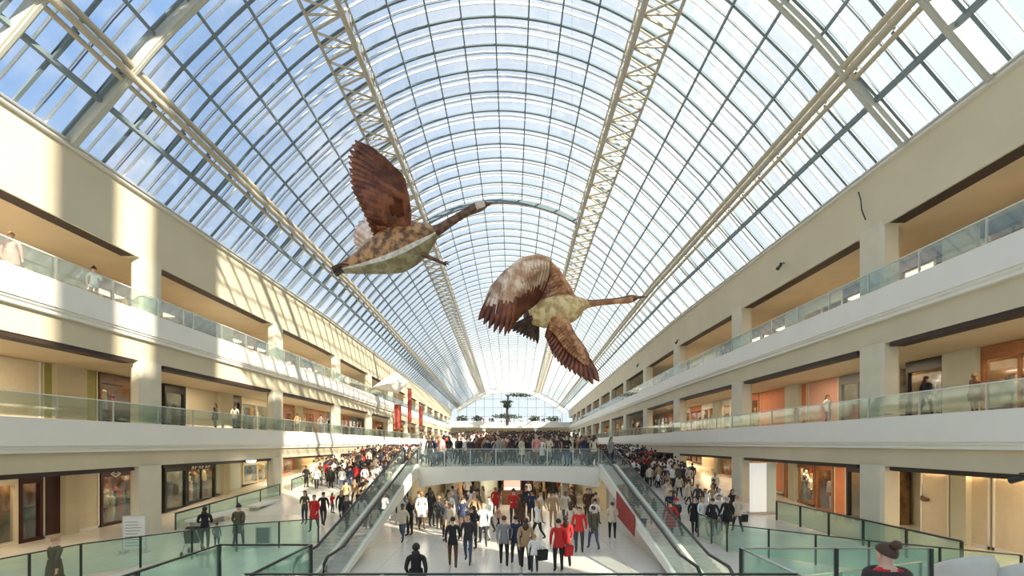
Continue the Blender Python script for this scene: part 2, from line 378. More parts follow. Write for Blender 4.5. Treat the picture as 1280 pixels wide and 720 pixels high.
# escalators beside the bridge
def escalator(x0, x1, ya, yb, za, zb, label):
    root = empty('escalator', ((x0+x1)/2, ya, za), label=label, cat='escalator'); w = abs(x1-x0)/2; L = yb-ya; H = zb-za
    m = MB(); n = 40
    for i in range(n):
        y0 = L*i/n; z = H*(i+1)/n
        m.box((-w+.16, y0, max(0, z-.35)-.0), (w-.16, y0+L/n, z))
    m.build('step_band', mat('ribbed step metal', (.30, .30, .29), .4, .6), root)
    for s in (-1, 1):
        X = s*(w-.08); prof = [(-1.3, .0), (0, 0), (L, H), (L+.6, H)]
        m = MB(); lo = -.42 if False else 0
        vs = []
        for y, z in prof: vs += [(X-.07, y, max(z-.55, -.02)), (X+.07, y, max(z-.55, -.02)), (X+.07, y, z+.16), (X-.07, y, z+.16)]
        fs = []
        for i in range(3):
            for j in range(4): fs.append((i*4+j, i*4+(j+1)%4, (i+1)*4+(j+1)%4, (i+1)*4+j))
        fs += [(3,2,1,0), (12,13,14,15)]
        m.add(vs, fs); m.build('skirt', WHITE, root)
        m = MB(); vs = []
        for y, z in prof: vs += [(X-.008, y, z+.16), (X+.008, y, z+.16), (X+.008, y, z+.9), (X-.008, y, z+.9)]
        m.add(vs, fs); m.build('balustrade', RGLASS, root)
        pts = [(X, -1.3, .12), (X, -1.52, .25), (X, -1.62, .5), (X, -1.55, .78), (X, -1.3, .93), (X, 0, .95)] + [(X, L*t/6, H*t/6+.95) for t in range(1, 7)] + [(X, L+.6, H+.95), (X, L+.85, H+.75), (X, L+.85, H+.4)]
        m = MB(); m.path(pts, .05, .04, 8); m.build('handrail', RUBBER, root, smooth=True)
    return root
escalator(DX0-1.0, DX0, 15.1, DY-.1, 0, 2.86, 'escalator left of the footbridge with white skirts and glass sides')
escalator(DX1, DX1+1.0, 14.0, DY-.1, 0, 2.86, 'escalator right of the footbridge with glass sides above a red panel')
m = MB(); m.add([(DX1-.06, 18.8, .55), (DX1-.06, 22.0, .9), (DX1-.06, 22.0, 2.0), (DX1-.06, 18.8, 1.35), (DX1-.02, 18.8, .55), (DX1-.02, 22.0, .9), (DX1-.02, 22.0, 2.0), (DX1-.02, 18.8, 1.35)],
    [(0,1,2,3),(7,6,5,4),(0,4,5,1),(3,2,6,7),(0,3,7,4),(1,5,6,2)])
tag(m.build('banner', mat('dark red cloth', (.34, .045, .035), .7, var=.1)), 'dark red banner fixed along the side of the right escalator', 'banner')

# ------------------------------------------------------------------ storefronts
WARM = mat('warm light strip', (1., .70, .38), emit=22.); COOL = mat('white light strip', (1., .93, .80), emit=14.)
SHOPC = {
 'black': mat('black shopfront', (.02, .018, .016), .35), 'maroon': mat('dark maroon shopfront', (.055, .015, .012), .35),
 'cream': mat('cream shop panel', (.66, .58, .42), .55, var=.04), 'olive': mat('olive green panel', (.36, .34, .10), .6, var=.1),
 'orange': mat('orange terracotta panel', (.58, .20, .08), .55, var=.08, scale=2), 'wood': mat('reddish wood', (.36, .15, .06), .45, var=.2, scale=3),
 'mint': mat('pale mint panel', (.62, .68, .58), .5), 'grey': mat('grey shop panel', (.20, .20, .20), .5),
 'brown': mat('brown shopfront', (.14, .065, .03), .45, var=.15), 'white': mat('white shopfront', (.8, .78, .72), .4),
 'pink': mat('dusty pink panel', (.60, .33, .24), .55, var=.06)}
GOODS = [mat('goods ' + n, c, .6, var=.15, scale=9) for n, c in (('dark', (.03,.025,.02)), ('cream', (.75,.65,.45)), ('red', (.45,.04,.03)), ('gold', (.70,.40,.10)), ('blue grey', (.15,.20,.25)), ('white', (.85,.82,.75)), ('brown', (.25,.10,.04)))]
BACKW = mat('warm lit shop back wall', (.26, .15, .07), .7, var=.6, scale=1.8)
BACKC = mat('pale lit shop back wall', (.42, .39, .30), .7, var=.45, scale=1.8)
ORD = ['nearest', 'second', 'third', 'fourth', 'fifth', 'sixth', 'seventh', 'eighth', 'ninth', 'tenth', 'eleventh', 'twelfth', 'thirteenth', 'fourteenth', 'fifteenth', 'sixteenth', 'seventeenth', 'eighteenth', 'nineteenth', 'twentieth']
def yl(px): return 20.6 * 600 / (641 - px)
def yr(px): return 18.8 * 600 / (px - 641)
def storefront(sd, lv, y0, y1, style, frame, label, goods=1., warm=True, simple=False):
    S = SIDE[sd]; z0 = {1: side_z((y0+y1)/2) if y0 > 28 else 0, 2: S['s2'], 3: S['s3']}[lv]; z1 = {1: S['o1'], 2: S['o2'], 3: S['o3']}[lv]
    yc = (y0+y1)/2; W = y1-y0; H = z1-z0-.02; a = math.atan2(spl(y1)-spl(y0), W)
    root = empty('storefront', (sd*(19.7+spl(yc)), yc, z0), -sd*a, label=label, cat='shop front')
    w = W/2 - .01; X = lambda d: sd*d          # d: depth behind the shop line
    if H < .5: H = .5
    fm = SHOPC[frame]
    if style == 'panel':
        m = MB(); m.box((X(0), -w, 0), (X(.15), w, H)); m.build('wall_panel', fm, root)
        m = MB(); m.box((X(-.03), -w, 0), (X(0), w, .12)); m.box((X(-.03), -w, 0), (X(0), -w+.08, H)); m.box((X(-.03), w-.08, 0), (X(0), w, H)); m.build('panel_frame', SHOPC['cream'] if frame != 'cream' else SHOPC['white'], root)
        if warm and lv == 1:
            m = MB(); m.box((X(-.06), -w+.2, H-.16), (X(-.01), w-.2, H-.07)); m.build('light_strip', WARM, root)
        return root
    hd = min(.5, H*.25)
    m = MB(); t = .14
    m.box((X(-.05), -w, H-hd), (X(.15), w, H)); m.box((X(-.05), -w, 0), (X(.15), -w+t, H-hd)); m.box((X(-.05), w-t, 0), (X(.15), w, H-hd)); m.box((X(-.05), -w+t, 0), (X(.15), w-t, .15))
    if W > 2.6 and not simple: m.box((X(-.02), -.04, .15), (X(.08), .04, H-hd))
    m.build('frame', fm, root)
    m = MB(); m.box((X(1.5), -w, 0), (X(1.6), w, H)); m.box((X(.15), -w, 0), (X(1.5), -w+.05, H)); m.box((X(.15), w-.05, 0), (X(1.5), w, H)); m.box((X(.15), -w+.05, H-.06), (X(1.5), w-.05, H))
    m.box((X(.15), -w+.05, 0), (X(1.5), w-.05, .1)); m.build('display_recess', BACKW if warm else BACKC, root)
    m = MB(); m.box((X(.3), -w+.3, H-.16), (X(.45), w-.3, H-.10)); m.build('light_strip', WARM if warm else COOL, root)
    if not simple:
        m = MB(); m.box((X(.03), -w+t, .15), (X(.045), w-t, H-hd)); m.build('glass_pane', SGLASS, root)
    m = MB(); R = random.Random(int(yc*97)+lv*7+sd)
    k = int(W * 9 * goods)
    for i in range(k):
        y = R.uniform(-w+.3, w-.3); mi = R.randrange(len(GOODS)); d = R.uniform(.35, 1.3)
        typ = R.random()
        if typ < .45:     # shelf goods
            z = R.choice([.15, .55, .95, 1.35, 1.75]); hz = R.uniform(.1, .32); hy = R.uniform(.06, .22)
            if z + hz < H-.2: m.box((X(1.1), y-hy, z), (X(1.35), y+hy, z+hz), mi)
        elif typ < .75:   # hanging garments
            z = R.uniform(.9, 1.4)
            if z + .7 < H: m.path([(X(d), y, z+.6), (X(d), y, z+.5), (X(d), y, z-.1)], [.03, .16, .2], [.03, .08, .1], 8, mi)
        else:             # display figure bodies
            m.path([(X(d), y, .1), (X(d), y, .75), (X(d), y, .95), (X(d), y, 1.35), (X(d), y, 1.45), (X(d), y, 1.52)], [.1, .17, .12, .2, .05, .05], [.08, .12, .1, .11, .05, .05], 8, mi)
            m.ell((X(d), y, 1.62), (.08, .07, .11), 8, 5, mi)
    for z in (.5, .9, 1.3, 1.7):
        if z < H-.6: m.box((X(1.05), -w+.1, z), (X(1.4), w-.1, z+.03), 6)
    if k: tag(m.build('merchandise', GOODS, root), kind='stuff')
    return root
NS = []
def L(lv, a, b, style, frame, label, **k): storefront(-1, lv, yl(a), yl(b), style, frame, label, **k)
def Rr(lv, a, b, style, frame, label, **k): storefront(1, lv, yr(b), yr(a), style, frame, label, **k)
# left, concourse
storefront(-1, 1, 11.6, yl(-60), 'window', 'black', 'shop window at the very left end of the left concourse, outside the maroon shop', warm=True)
L(1, -60, 22, 'window', 'cream', 'cream framed shop window at the left picture edge under the curved black cable')
L(1, 23, 53, 'window', 'maroon', 'dark maroon framed narrow shop window with cream lamp and goods near the left edge', goods=1.6)
L(1, 53, 85, 'panel', 'maroon', 'tall plain dark maroon shop panel near the left edge', warm=False)
L(1, 86, 124, 'panel', 'cream', 'plain cream wall panel between the maroon shop and the shop with a diamond logo', warm=False)
L(1, 125, 172, 'window', 'maroon', 'dark maroon shop with glowing orange window and small diamond logo', goods=2)
L(1, 205, 233, 'window', 'black', 'black shopfront just right of the big left column', warm=False)
L(1, 233, 269, 'window', 'black', 'black shopfront with pale sign lettering and gold display', goods=2)
L(1, 270, 302, 'panel', 'mint', 'pale mint glazed shop panel behind the person in the olive coat', warm=False)
L(1, 303, 339, 'window', 'cream', 'cream shopfront with white window left of the second left column', warm=False, goods=.5)
# left, middle gallery
storefront(-1, 2, 11.6, yl(-30), 'panel', 'cream', 'cream panel at the near end of the left middle gallery', warm=False)
L(2, -30, 51, 'panel', 'cream', 'cream banded wall panel at the left edge of the left middle gallery', warm=False)
L(2, 52, 122, 'panel', 'olive', 'olive green shop hoarding on the left middle gallery', warm=False)
L(2, 123, 168, 'window', 'brown', 'brown framed shop with orange poster on the left middle gallery', goods=1.5)
L(2, 205, 231, 'window', 'black', 'shop with bright white entrance on the left middle gallery', warm=False)
L(2, 232, 275, 'panel', 'cream', 'cream wall panel on the left middle gallery past the first column', warm=False)
L(2, 276, 300, 'window', 'black', 'dark doorway shop on the left middle gallery', goods=1.5)
L(2, 301, 339, 'window', 'cream', 'cream framed lit window on the left middle gallery before the second column', warm=False, goods=1.5)
# right, concourse
storefront(1, 1, 10.5, 15.0, 'panel', 'cream', 'cream panel under a warm light at the near end of the right concourse')
Rr(1, 1241, 1382, 'panel', 'cream', 'cream shop panel under a warm light strip at the right picture edge')
Rr(1, 1190, 1238, 'panel', 'cream', 'middle one of the cream panels with warm light strips right of the big column')
Rr(1, 1151, 1187, 'panel', 'cream', 'cream panel with dark emblem just right of the big right column')
Rr(1, 1059, 1098, 'window', 'black', 'black framed shop window just left of the big right column', goods=1.6)
Rr(1, 1043, 1058, 'panel', 'orange', 'narrow orange red shop pillar panel on the right concourse', warm=False)
Rr(1, 1020, 1042, 'window', 'wood', 'wooden framed display window on the right concourse', goods=1.5)
Rr(1, 981, 1019, 'window', 'wood', 'wooden shopfront with dotted warm lights on the right concourse', goods=2.5)
# right, middle gallery
Rr(2, 1226, 1330, 'window', 'wood', 'wood framed dark cafe window at the right edge of the right middle gallery', goods=.6)
Rr(2, 1133, 1182, 'window', 'black', 'black framed shop window right of the big column on the right middle gallery')
Rr(2, 1050, 1096, 'window', 'grey', 'grey glazed shopfront left of the big column on the right middle gallery', warm=False)
Rr(2, 1010, 1049, 'panel', 'pink', 'dusty pink hoarding on the right middle gallery', warm=False)
Rr(2, 950, 1009, 'panel', 'orange', 'long orange terracotta hoarding on the right middle gallery', warm=False)
# right, top gallery
Rr(3, 1212, 1330, 'window', 'black', 'dark shop window at the right edge of the right top gallery', goods=.4)
Rr(3, 1125, 1172, 'window', 'wood', 'reddish wood shopfront right of the big column on the right top gallery', goods=.6)
# the rest, bay by bay
frames = ['black', 'brown', 'cream', 'wood', 'maroon', 'white', 'grey', 'orange', 'mint', 'cream']
LVN = {1: 'concourse', 2: 'middle gallery', 3: 'top gallery'}
starts = {(-1,1): yl(340), (-1,2): yl(340), (-1,3): 11.5, (1,1): yr(980), (1,2): yr(949), (1,3): yr(1124)}
for (sd, lv), ystart in starts.items():
    S = SIDE[sd]; piers = [y for y in S['ys'] if y + .8 > ystart] ; cur = ystart; cnt = 0
    R = random.Random(sd*10+lv)
    for pz in piers + [Y1 - 2]:
        gap = pz - .78 - cur
        if gap > 1.2:
            if lv == 1 and cur > 54: cur = pz + .78; continue
            n = max(1, round(gap / (3.6 if cur < 70 else 6)))
            for i in range(n):
                fr = R.choice(frames); st = 'window' if R.random() < .78 else 'panel'
                wv = R.random() < .7
                where = ORD[cnt] if cnt < 20 else None; cnt += 1
                kindw = ('warm lit' if wv else 'pale lit') + ' shop window' if st == 'window' else 'shop panel'
                if where:
                    lab = f'{fr} framed {kindw}, {where} on the {S["name"]} {LVN[lv]} beyond the near columns'
                    g = None
                else:
                    lab = f'small {fr} framed {kindw} at the far end of the {S["name"]} {LVN[lv]}'; g = f'distant shops on the {S["name"]} {LVN[lv]}'
                o = storefront(sd, lv, cur + gap*i/n, cur + gap*(i+1)/n, st, fr, lab, warm=wv, goods=1.2 if cur < 70 else .7, simple=cur > 60)
                if g: o['group'] = g
        cur = pz + .78
# strings of small warm bulbs in the wooden shopfront
m = MB(); R = random.Random(5); ya, yb = yr(1019), yr(981)
for i in range(46): m.ell((20.3 + R.uniform(-.2,.3), R.uniform(ya+.3, yb-.3), R.uniform(.7, 2.5)), (.045,.045,.045), 6, 4)
tag(m.build('string_lights', mat('small warm bulbs', (1., .75, .42), emit=14.)), 'strings of small warm bulbs glowing in the wooden shopfront', 'lights', kind='stuff')
# marks on shops
MARK = mat('pale sign lettering', (.80, .78, .72), .5)
def marks(name, pts, sd, y, z, label, cat='shop sign', s=1.):
    m = MB()
    for a, b in pts: m.bar((0, a[0]*s, a[1]*s), (0, b[0]*s, b[1]*s), .018*s, .018*s, 4, up=(1,0,0))
    o = m.build(name, MARK, None, loc=(sd*19.63, y, z)); tag(o, label, cat)
marks('logo_sign', [((-.3,0),(0,.15)),((0,.15),(.3,0)),((.3,0),(0,-.15)),((0,-.15),(-.3,0)),((-.15,0),(.15,0))], -1, yl(143), 2.62, 'small pale diamond logo above the glowing orange shop window')
R = random.Random(3); st = []
for k in range(6):
    x = -.9 + k*.34; st += [((x,-.13),(x,.13)), ((x,.13),(x+.2,.13)), ((x,0),(x+.18,.0))] if k % 2 else [((x,-.13),(x+.1,.13)), ((x+.1,.13),(x+.2,-.13))]
marks('lettering_sign', st, -1, yl(250), 2.66, 'pale lettering on the black shopfront with gold display')
m = MB(); m.ell((0,0,0), (.05,.28,.10), 12, 6); m.ell((0,.12,.08), (.05,.12,.10), 10, 6)
tag(m.build('emblem', SHOPC['brown'], None, True, (19.62, yr(1158), 1.65)), 'small dark emblem on the cream panel beside the big right column', 'shop sign')

# ------------------------------------------------------------------ fittings
def fixture_light(loc, label, s=1.):
    root = empty('ceiling_light', loc, label=label, cat='light')
    m = MB(); m.ell((0,0,0), (.14*s,.5*s,.12*s), 14, 8); m.build('diffuser', COOL, root, smooth=True)
    m = MB(); m.ell((0,0,.05), (.18*s,.56*s,.10*s), 14, 8); m.build('housing', WHITE, root, smooth=True)
fixture_light(P(312, 576, 29.3) + Vector((.1,0,0)), 'glowing oval light on the left bulkhead between the first and second columns')
m = MB(); q = [P(x, y, 18.5) for x, y in ((-20, 579), (5, 578), (28, 578), (38, 582), (42, 588), (55, 592))]
m.path(q, .035, .035, 6); tag(m.build('cable', RUBBER), 'curved black cable hanging under the left middle gallery at the picture edge', 'cable')
def spot(loc, sd, label):
    root = empty('spotlight', loc, label=label, cat='spotlight', group='small black spotlights on the walls')
    m = MB(); m.bar((sd*.25,0,0), (0,0,0), .03, n=6); m.bar((0,0,0), (0,0,-.12), .03, n=6); m.build('bracket', DARKM, root)
    m = MB(); m.path([(0,-.12,-.12), (0,.25,-.22)], [.06,.10], None, 10); m.build('lamp_head', DARKM, root)
for px, py, sd, lb in ((975, 329, 1, 'small black spotlight on the right upper wall above the third column'), (846, 425, 1, 'small black spotlight high on the distant right upper wall'), (797, 455, 1, 'tiny black spotlight furthest along the right upper wall'), (1275, 592, 1, 'black spotlight under the right middle gallery at the picture edge')):
    D = 14.45*600/(px-641) ; spot(P(px, py, D) , 1, lb)
m = MB(); D = 14.62*600/(1079-641); m.path([P(1073, 240, D), P(1076, 250, D), P(1077, 262, D), P(1082, 275, D)], .025, .025, 6); tag(m.build('cable', RUBBER), 'short dark cable running down the right upper wall above the big column', 'cable')

# planter bench and low dark rail along the left column line
def bench(y0, y1, x, label):
    root = empty('bench', (x, y0, 0), label=label, cat='bench')
    m = MB(); m.box((-.35, 0, .30), (.35, y1-y0, .42)); m.build('seat', WHITE, root)
    for yy in (.3, (y1-y0)/2, y1-y0-.4):
        m = MB(); m.box((-.28, yy, 0), (.28, yy+.12, .30)); m.build('leg', STEEL, root)
bench(23.6, 28, -14.9, 'long white bench between the first and second left columns')
bench(29, 33, -14.9, 'white bench beside the second left column')
bench(36, 40, -14.9 , 'white bench furthest along the left floor') if False else None
for i, (ya, yb) in enumerate(((23.2, 33.6), (35.4, 45.2))):
    za, zb = side_z(ya), side_z(yb)
    railing('low_railing', [(-15.4, ya, za), (-15.4, yb, zb)], .8, ['dark topped glass rail between the first and second left columns', 'dark topped glass rail beyond the second left column'][i], top=DARKM, post=DARKM, tr=.06, pitch=2.5)
# white information board, grey stand, right display board, kiosk
def board(loc, rz, w, h, z0, label, frm, cat='sign', lines=True, col=None):
    root = empty('sign_board', loc, rz, label=label, cat=cat)
    m = MB(); m.box((-w/2, -.03, z0), (w/2, .03, z0+h)); m.build('panel', col or SHOPC['white'], root)
    m = MB(); m.box((-w/2-.03, -.05, 0), (-w/2, .05, z0+h+.03)); m.box((w/2, -.05, 0), (w/2+.03, .05, z0+h+.03)); m.box((-w/2, -.05, z0+h), (w/2, .05, z0+h+.03)); m.box((-w/2-.1, -.2, 0), (-w/2+.1, .2, .03)); m.box((w/2-.1, -.2, 0), (w/2+.1, .2, .03)); m.build('stand', frm, root)
    if lines:
        m = MB()
        for i in range(9):
            z = z0 + h*(.1+.09*i); m.box((-w*.4, -.04, z), (w*random.Random(i).uniform(.1,.4), -.03, z+.02))
        m.build('printed_lines', SHOPC['grey'], root)
board((-13.6, 18.4, 0), .25, .72, 1.25, .15, 'white printed information board standing on the left floor', STEEL)
board((EX-(641-329)/600*19.6, 19.6, 0), .1, .5, .62, .12, 'dark grey stand sign beside the person in the olive coat', STEEL, col=SHOPC['grey'], lines=False)
root = empty('display_cabinet', (15.75, 28.2, 0.02), label='tall glowing white display board against the right column line', cat='display')
m = MB(); m.box((-.9, 0, .15), (.05, .1, 3.0)); m.build('lit_panel', mat('lit white panel', (.95, .95, .9), emit=.3), root)
m = MB(); m.box((.07, 0, .15), (.62, .1, 3.0)); m.build('side_panel', SHOPC['mint'], root)
m = MB(); m.box((-1.0, -.1, 0), (.7, .3, .14)); m.build('base', STEEL, root)
m = MB(); m.box((-.98, -.02, 3.0), (.68, .14, 3.06)); m.build('top_cap', STEEL, root)
root = empty('kiosk', (.85, 33, 0), label='small pink and white screen kiosk under the footbridge', cat='kiosk')
m = MB(); m.box((-.62, -.08, .95), (.62, .08, 2.1)); m.build('screen_frame', SHOPC['wood'], root)
m = MB(); m.box((-.55, -.10, 1.22), (.55, -.085, 2.04)); m.build('screen', mat('pink screen', (.85, .52, .42), emit=.5), root)
m = MB(); m.box((-.55, -.10, 1.0), (.55, -.085, 1.2)); m.build('caption_strip', mat('pale screen strip', (.95, .85, .75), emit=.8), root)
m = MB(); m.box((-.7, -.3, 0), (.7, .3, .95)); m.build('counter', SHOPC['brown'], root)
root = empty('round_booth', (-.75, 33.4, 0), label='round glass booth beside the pink screen kiosk', cat='booth')
m = MB(); m.path([(0,0,0), (0,0,1.6), (0,0,1.85), (0,0,2.02)], [.62,.62,.45,.12], None, 20); m.build('shell', SHOPC['mint'], root, True)
m = MB(); m.path([(0,0,.9), (0,0,1.0)], [.66,.66], None, 20); m.build('band', STEEL, root, True)

# tub chairs at the lower right, on the landing
TUB = mat('pale grey upholstery', (.60, .58, .52), .6, var=.04, scale=6)
def tub_chair(loc, rz, label, s=1.):
    root = empty('tub_chair', loc, rz, label=label, cat='chair')
    m = MB(); n = 22; vs = []
    prof = [(.28,.10),(.38,.12),(.44,.45),(.47,.80),(.42,.93),(.34,.90),(.32,.50),(.30,.42)]
    A = [math.radians(lerp(-55, 235, i/n)) for i in range(n+1)]
    for i, a in enumerate(A):
        k = math.sin(PI*i/n)**1.6 if 0 < i < n else 0
        for r, z in prof:
            zz = z if z < .43 else lerp(.55, z, k) if z > .5 else z
            vs.append((s*r*math.cos(a), s*r*math.sin(a)*1.0, s*zz))
    q = len(prof); fs = [(i*q+j, (i+1)*q+j, (i+1)*q+(j+1)%q, i*q+(j+1)%q) for i in range(n) for j in range(q)]
    fs += [tuple(range(q))[::-1], tuple(n*q+j for j in range(q))]
    m.add(vs, fs); m.build('shell', TUB, root, True)
    m = MB(); m.path([(0,-.02*s,.12*s), (0,-.02*s,.2*s), (0,-.02*s,.42*s), (0,-.02*s,.47*s)], [.3*s,.33*s,.33*s,.26*s], None, 20); m.build('seat', TUB, root, True)
    for k in range(4):
        a = PI/4 + k*PI/2; m = MB(); m.path([(.22*s*math.cos(a), .22*s*math.sin(a), .12*s), (.26*s*math.cos(a), .26*s*math.sin(a), 0)], .018, None, 8); m.build('leg', STEEL, root)
tub_chair((8.55, 8.2, LZ), PI, 'pale grey tub chair at the lower right with its rounded back turned to the camera')
tub_chair((9.25, 8.0, LZ), PI+.3, 'second pale grey tub chair cut off by the lower right corner')

# ------------------------------------------------------------------ geese
def speck(name, c1, c2, scale, lo=.42, hi=.6, rough=.45, stretch=(1,1,1)):
    m = bpy.data.materials.new(name); m.use_nodes = True; nt = m.node_tree; b = nt.nodes['Principled BSDF']
    tc = nt.nodes.new('ShaderNodeTexCoord'); n = nt.nodes.new('ShaderNodeTexNoise'); r = nt.nodes.new('ShaderNodeValToRGB'); mp = nt.nodes.new('ShaderNodeMapping')
    mp.inputs['Scale'].default_value = stretch
    n.inputs['Scale'].default_value = scale; n.inputs['Detail'].default_value = 6
    r.color_ramp.elements[0].position = lo; r.color_ramp.elements[1].position = hi
    r.color_ramp.elements[0].color = (*c1, 1); r.color_ramp.elements[1].color = (*c2, 1)
    nt.links.new(tc.outputs['Object'], mp.inputs[0]); nt.links.new(mp.outputs[0], n.inputs['Vector']); nt.links.new(n.outputs['Fac'], r.inputs['Fac']); nt.links.new(r.outputs['Color'], b.inputs['Base Color'])
    bp = nt.nodes.new('ShaderNodeBump'); bp.inputs['Strength'].default_value = .35; bp.inputs['Distance'].default_value = .03
    nt.links.new(n.outputs['Fac'], bp.inputs['Height']); nt.links.new(bp.outputs['Normal'], b.inputs['Normal'])
    b.inputs['Roughness'].default_value = rough; return m
GB = speck('goose back brown', (.13,.055,.022), (.52,.27,.10), 9)
GW = speck('goose flank white', (.62,.55,.42), (.85,.80,.68), 12)
GT = speck('goose belly tan', (.22,.18,.08), (.40,.33,.17), 8)
GD = speck('goose dark tail', (.03,.018,.012), (.13,.06,.03), 8)
GN = speck('goose neck brown', (.07,.03,.015), (.20,.09,.04), 10)
GCH = speck('goose cheek patch', (.55,.42,.30), (.80,.68,.52), 10)
WR = speck('wing rust brown', (.12,.03,.012), (.26,.078,.03), 6, stretch=(1,1,1))
WO = speck('wing orange brown', (.32,.12,.04), (.62,.31,.13), 6)
WL = speck('wing sunlit pale tan', (.50,.28,.16), (.88,.68,.50), 5)  # pale tone paints in the sunlight on the outer wing
WP = speck('wing pale pink', (.60,.42,.34), (.85,.70,.60), 5)
GG = speck('goose golden belly glow', (.46,.30,.11), (.78,.58,.27), 9)  # golden tone boosted to paint in a warm glow from below
def loft(pts, radii, mats, n=20, angs=None, name='body', parent=None, up=(0,0,1), sub=6):
    pts = [Vector(p) for p in pts]; k = len(pts)
    def cr(v, t):
        i = min(int(t), k-2); f = t - i; p0, p1, p2, p3 = v[max(i-1,0)], v[i], v[i+1], v[min(i+2,k-1)]
        return .5*((2*p1)+(p2-p0)*f+(2*p0-5*p1+4*p2-p3)*f*f+(3*p1-p0-3*p2+p3)*f**3)
    T = [i/sub for i in range((k-1)*sub+1)]; c = [cr(pts, t) for t in T]
    ra = [max(.004, cr([r[0] for r in radii], t)) for t in T]; rb = [max(.004, cr([r[1] for r in radii], t)) for t in T]
    m = MB(); vs = []; upv = Vector(up)
    for i, p in enumerate(c):
        t = (c[min(i+1,len(c)-1)] - c[max(i-1,0)]).normalized(); sdv = t.cross(upv).normalized(); w = sdv.cross(t).normalized()
        for j in range(n):
            a = 2*PI*j/n; vs.append(p + sdv*ra[i]*math.sin(a) + w*rb[i]*math.cos(a))
    for i in range(len(c)-1):
        fs = [];
        for j in range(n):
            a = 360*(j+.5)/n; a = min(a, 360-a); u = i/(len(c)-1)
            mi = angs(a, u) if angs else 0
            m.add([vs[i*n+j], vs[i*n+(j+1)%n], vs[(i+1)*n+(j+1)%n], vs[(i+1)*n+j]], [(0,1,2,3)], mi)
    m.add(vs[:n], [tuple(range(n))[::-1]], angs(0,0) if angs else 0); m.add(vs[-n:], [tuple(range(n))], angs(0,1) if angs else 0)
    o = m.build(name, mats, parent, True)
    bm = bmesh.new(); bm.from_mesh(o.data); bmesh.ops.remove_doubles(bm, verts=bm.verts, dist=1e-5); bmesh.ops.recalc_face_normals(bm, faces=bm.faces); bm.to_mesh(o.data); bm.free()
    for p in o.data.polygons: p.use_smooth = True
    return o
def feather_to(mb, root, tip, nrm, w, mi=0, bend=.06, sweep=None):
    root = Vector(root); tip = Vector(tip); d = tip - root; Ln = d.length; t = d.normalized(); s = t.cross(nrm).normalized(); nn = s.cross(t)
    K = 9; ws = [.55,.8,.95,1,1,.97,.86,.6,.12]; vs = []
    for i in range(K):
        u = i/(K-1); c = root + d*u + nn*(bend*Ln*math.sin(PI*u)) + (sweep*math.sin(PI*u*.5)*0 if sweep else Vector())
        hw = w*ws[i]/2
        vs += [c - s*hw, c + nn*.012*(1-u*.6), c + s*hw*.8, c - nn*.006]
    fs = []
    for i in range(K-1):
        for j in range(4): fs.append((i*4+j, i*4+(j+1)%4, (i+1)*4+(j+1)%4, (i+1)*4+j))
    mb.add(vs, fs + [(3,2,1,0), ((K-1)*4,(K-1)*4+1,(K-1)*4+2,(K-1)*4+3)], mi)
def along(pl, t):
    L_ = [0]
    for a, b in zip(pl[:-1], pl[1:]): L_.append(L_[-1] + (b-a).length)
    q = t*L_[-1]
    for i in range(len(pl)-1):
        if q <= L_[i+1] + 1e-9: return pl[i].lerp(pl[i+1], (q-L_[i])/max(1e-9, L_[i+1]-L_[i]))
    return pl[-1].copy()
def wing(parent, roots, tips, mflight, mcov, N, wid, org, name='wing', arm_r=.06, flip=1, cov=(.62,.38,.2)):
    roots = [Vector(r) - org for r in roots]; tips = [Vector(t) - org for t in tips]
    nrm = (roots[-1]-roots[0]).cross(tips[len(tips)//2]-roots[0]).normalized()*flip
    m = MB()
    arr = [along(roots, i/12) for i in range(13)]
    m.path(arr, [arm_r*(1-.55*i/12) for i in range(13)], [arm_r*.7*(1-.5*i/12) for i in range(13)], 10)
    for row, k in enumerate(cov):
        n = int(N*1.25)
        for i in range(n):
            t = (i+.5)/n; r = along(roots, t); tp = r.lerp(along(tips, t), k)
            off = nrm*(.012*(row+1))
            feather_to(m, r+off, tp+off, nrm, wid*1.05*(1 if row < 2 else .9), 0 if row < 2 else 0, .05)
            feather_to(m, r-off, tp-off, -nrm, wid*1.05, 0, -.02)
    w = m.build(name, mcov, parent, True)
    for i in range(N):
        t = i/(N-1); r = along(roots, t); tp = along(tips, t)
        mm = MB(); feather_to(mm, r + nrm*.003*(i%3), tp, nrm, wid*(1.15 if t < .6 else .95), 0, .045)
        mm.build('flight_feather', mflight, w, True)
    return w
def bodymat(a, u):
    if u < .12: return 3
    if a < 110: return 0
    if a < 124: return 1
    return 2
WIRE = mat('thin steel wire', (.5,.5,.5), .4, .8)
# goose one
G1 = P(500, 312, 9.2); g = empty('goose_sculpture', G1, label='left hanging goose sculpture with one rust brown wing raised high', cat='goose sculpture')
def q1(x, y, d=0): return P(x, y, 9.2 + d)
def rel(o, L_): return [v - o for v in L_]
body = loft(rel(G1, [q1(417,340), q1(432,334), q1(456,327), q1(490,314), q1(518,301), q1(534,294), q1(546,288)]), [(.05,.04),(.13,.12),(.24,.24),(.40,.42),(.36,.38),(.22,.24),(.085,.10)],
            [GB, GW, GT, GD], 28, bodymat, 'body', g)
nk = loft(rel(G1, [q1(538,292), q1(550,286,-.02), q1(567,275,-.04), q1(582,266,-.06), q1(594,260,-.08), q1(602,257,-.1), q1(609,255,-.1)]), [(.13,.14),(.09,.095),(.072,.08),(.07,.075),(.085,.095),(.085,.09),(.04,.045)],
          [GN, GCH], 18, lambda a, u: 1 if .68 < u < .9 and 45 < a < 150 else 0, 'neck_and_head', g)
loft(rel(G1, [q1(606,256,-.1), q1(610,255.5,-.1), q1(615.5,253.5,-.1)]), [(.05,.045),(.042,.032),(.02,.012)], [GN], 12, None, 'beak', nk)
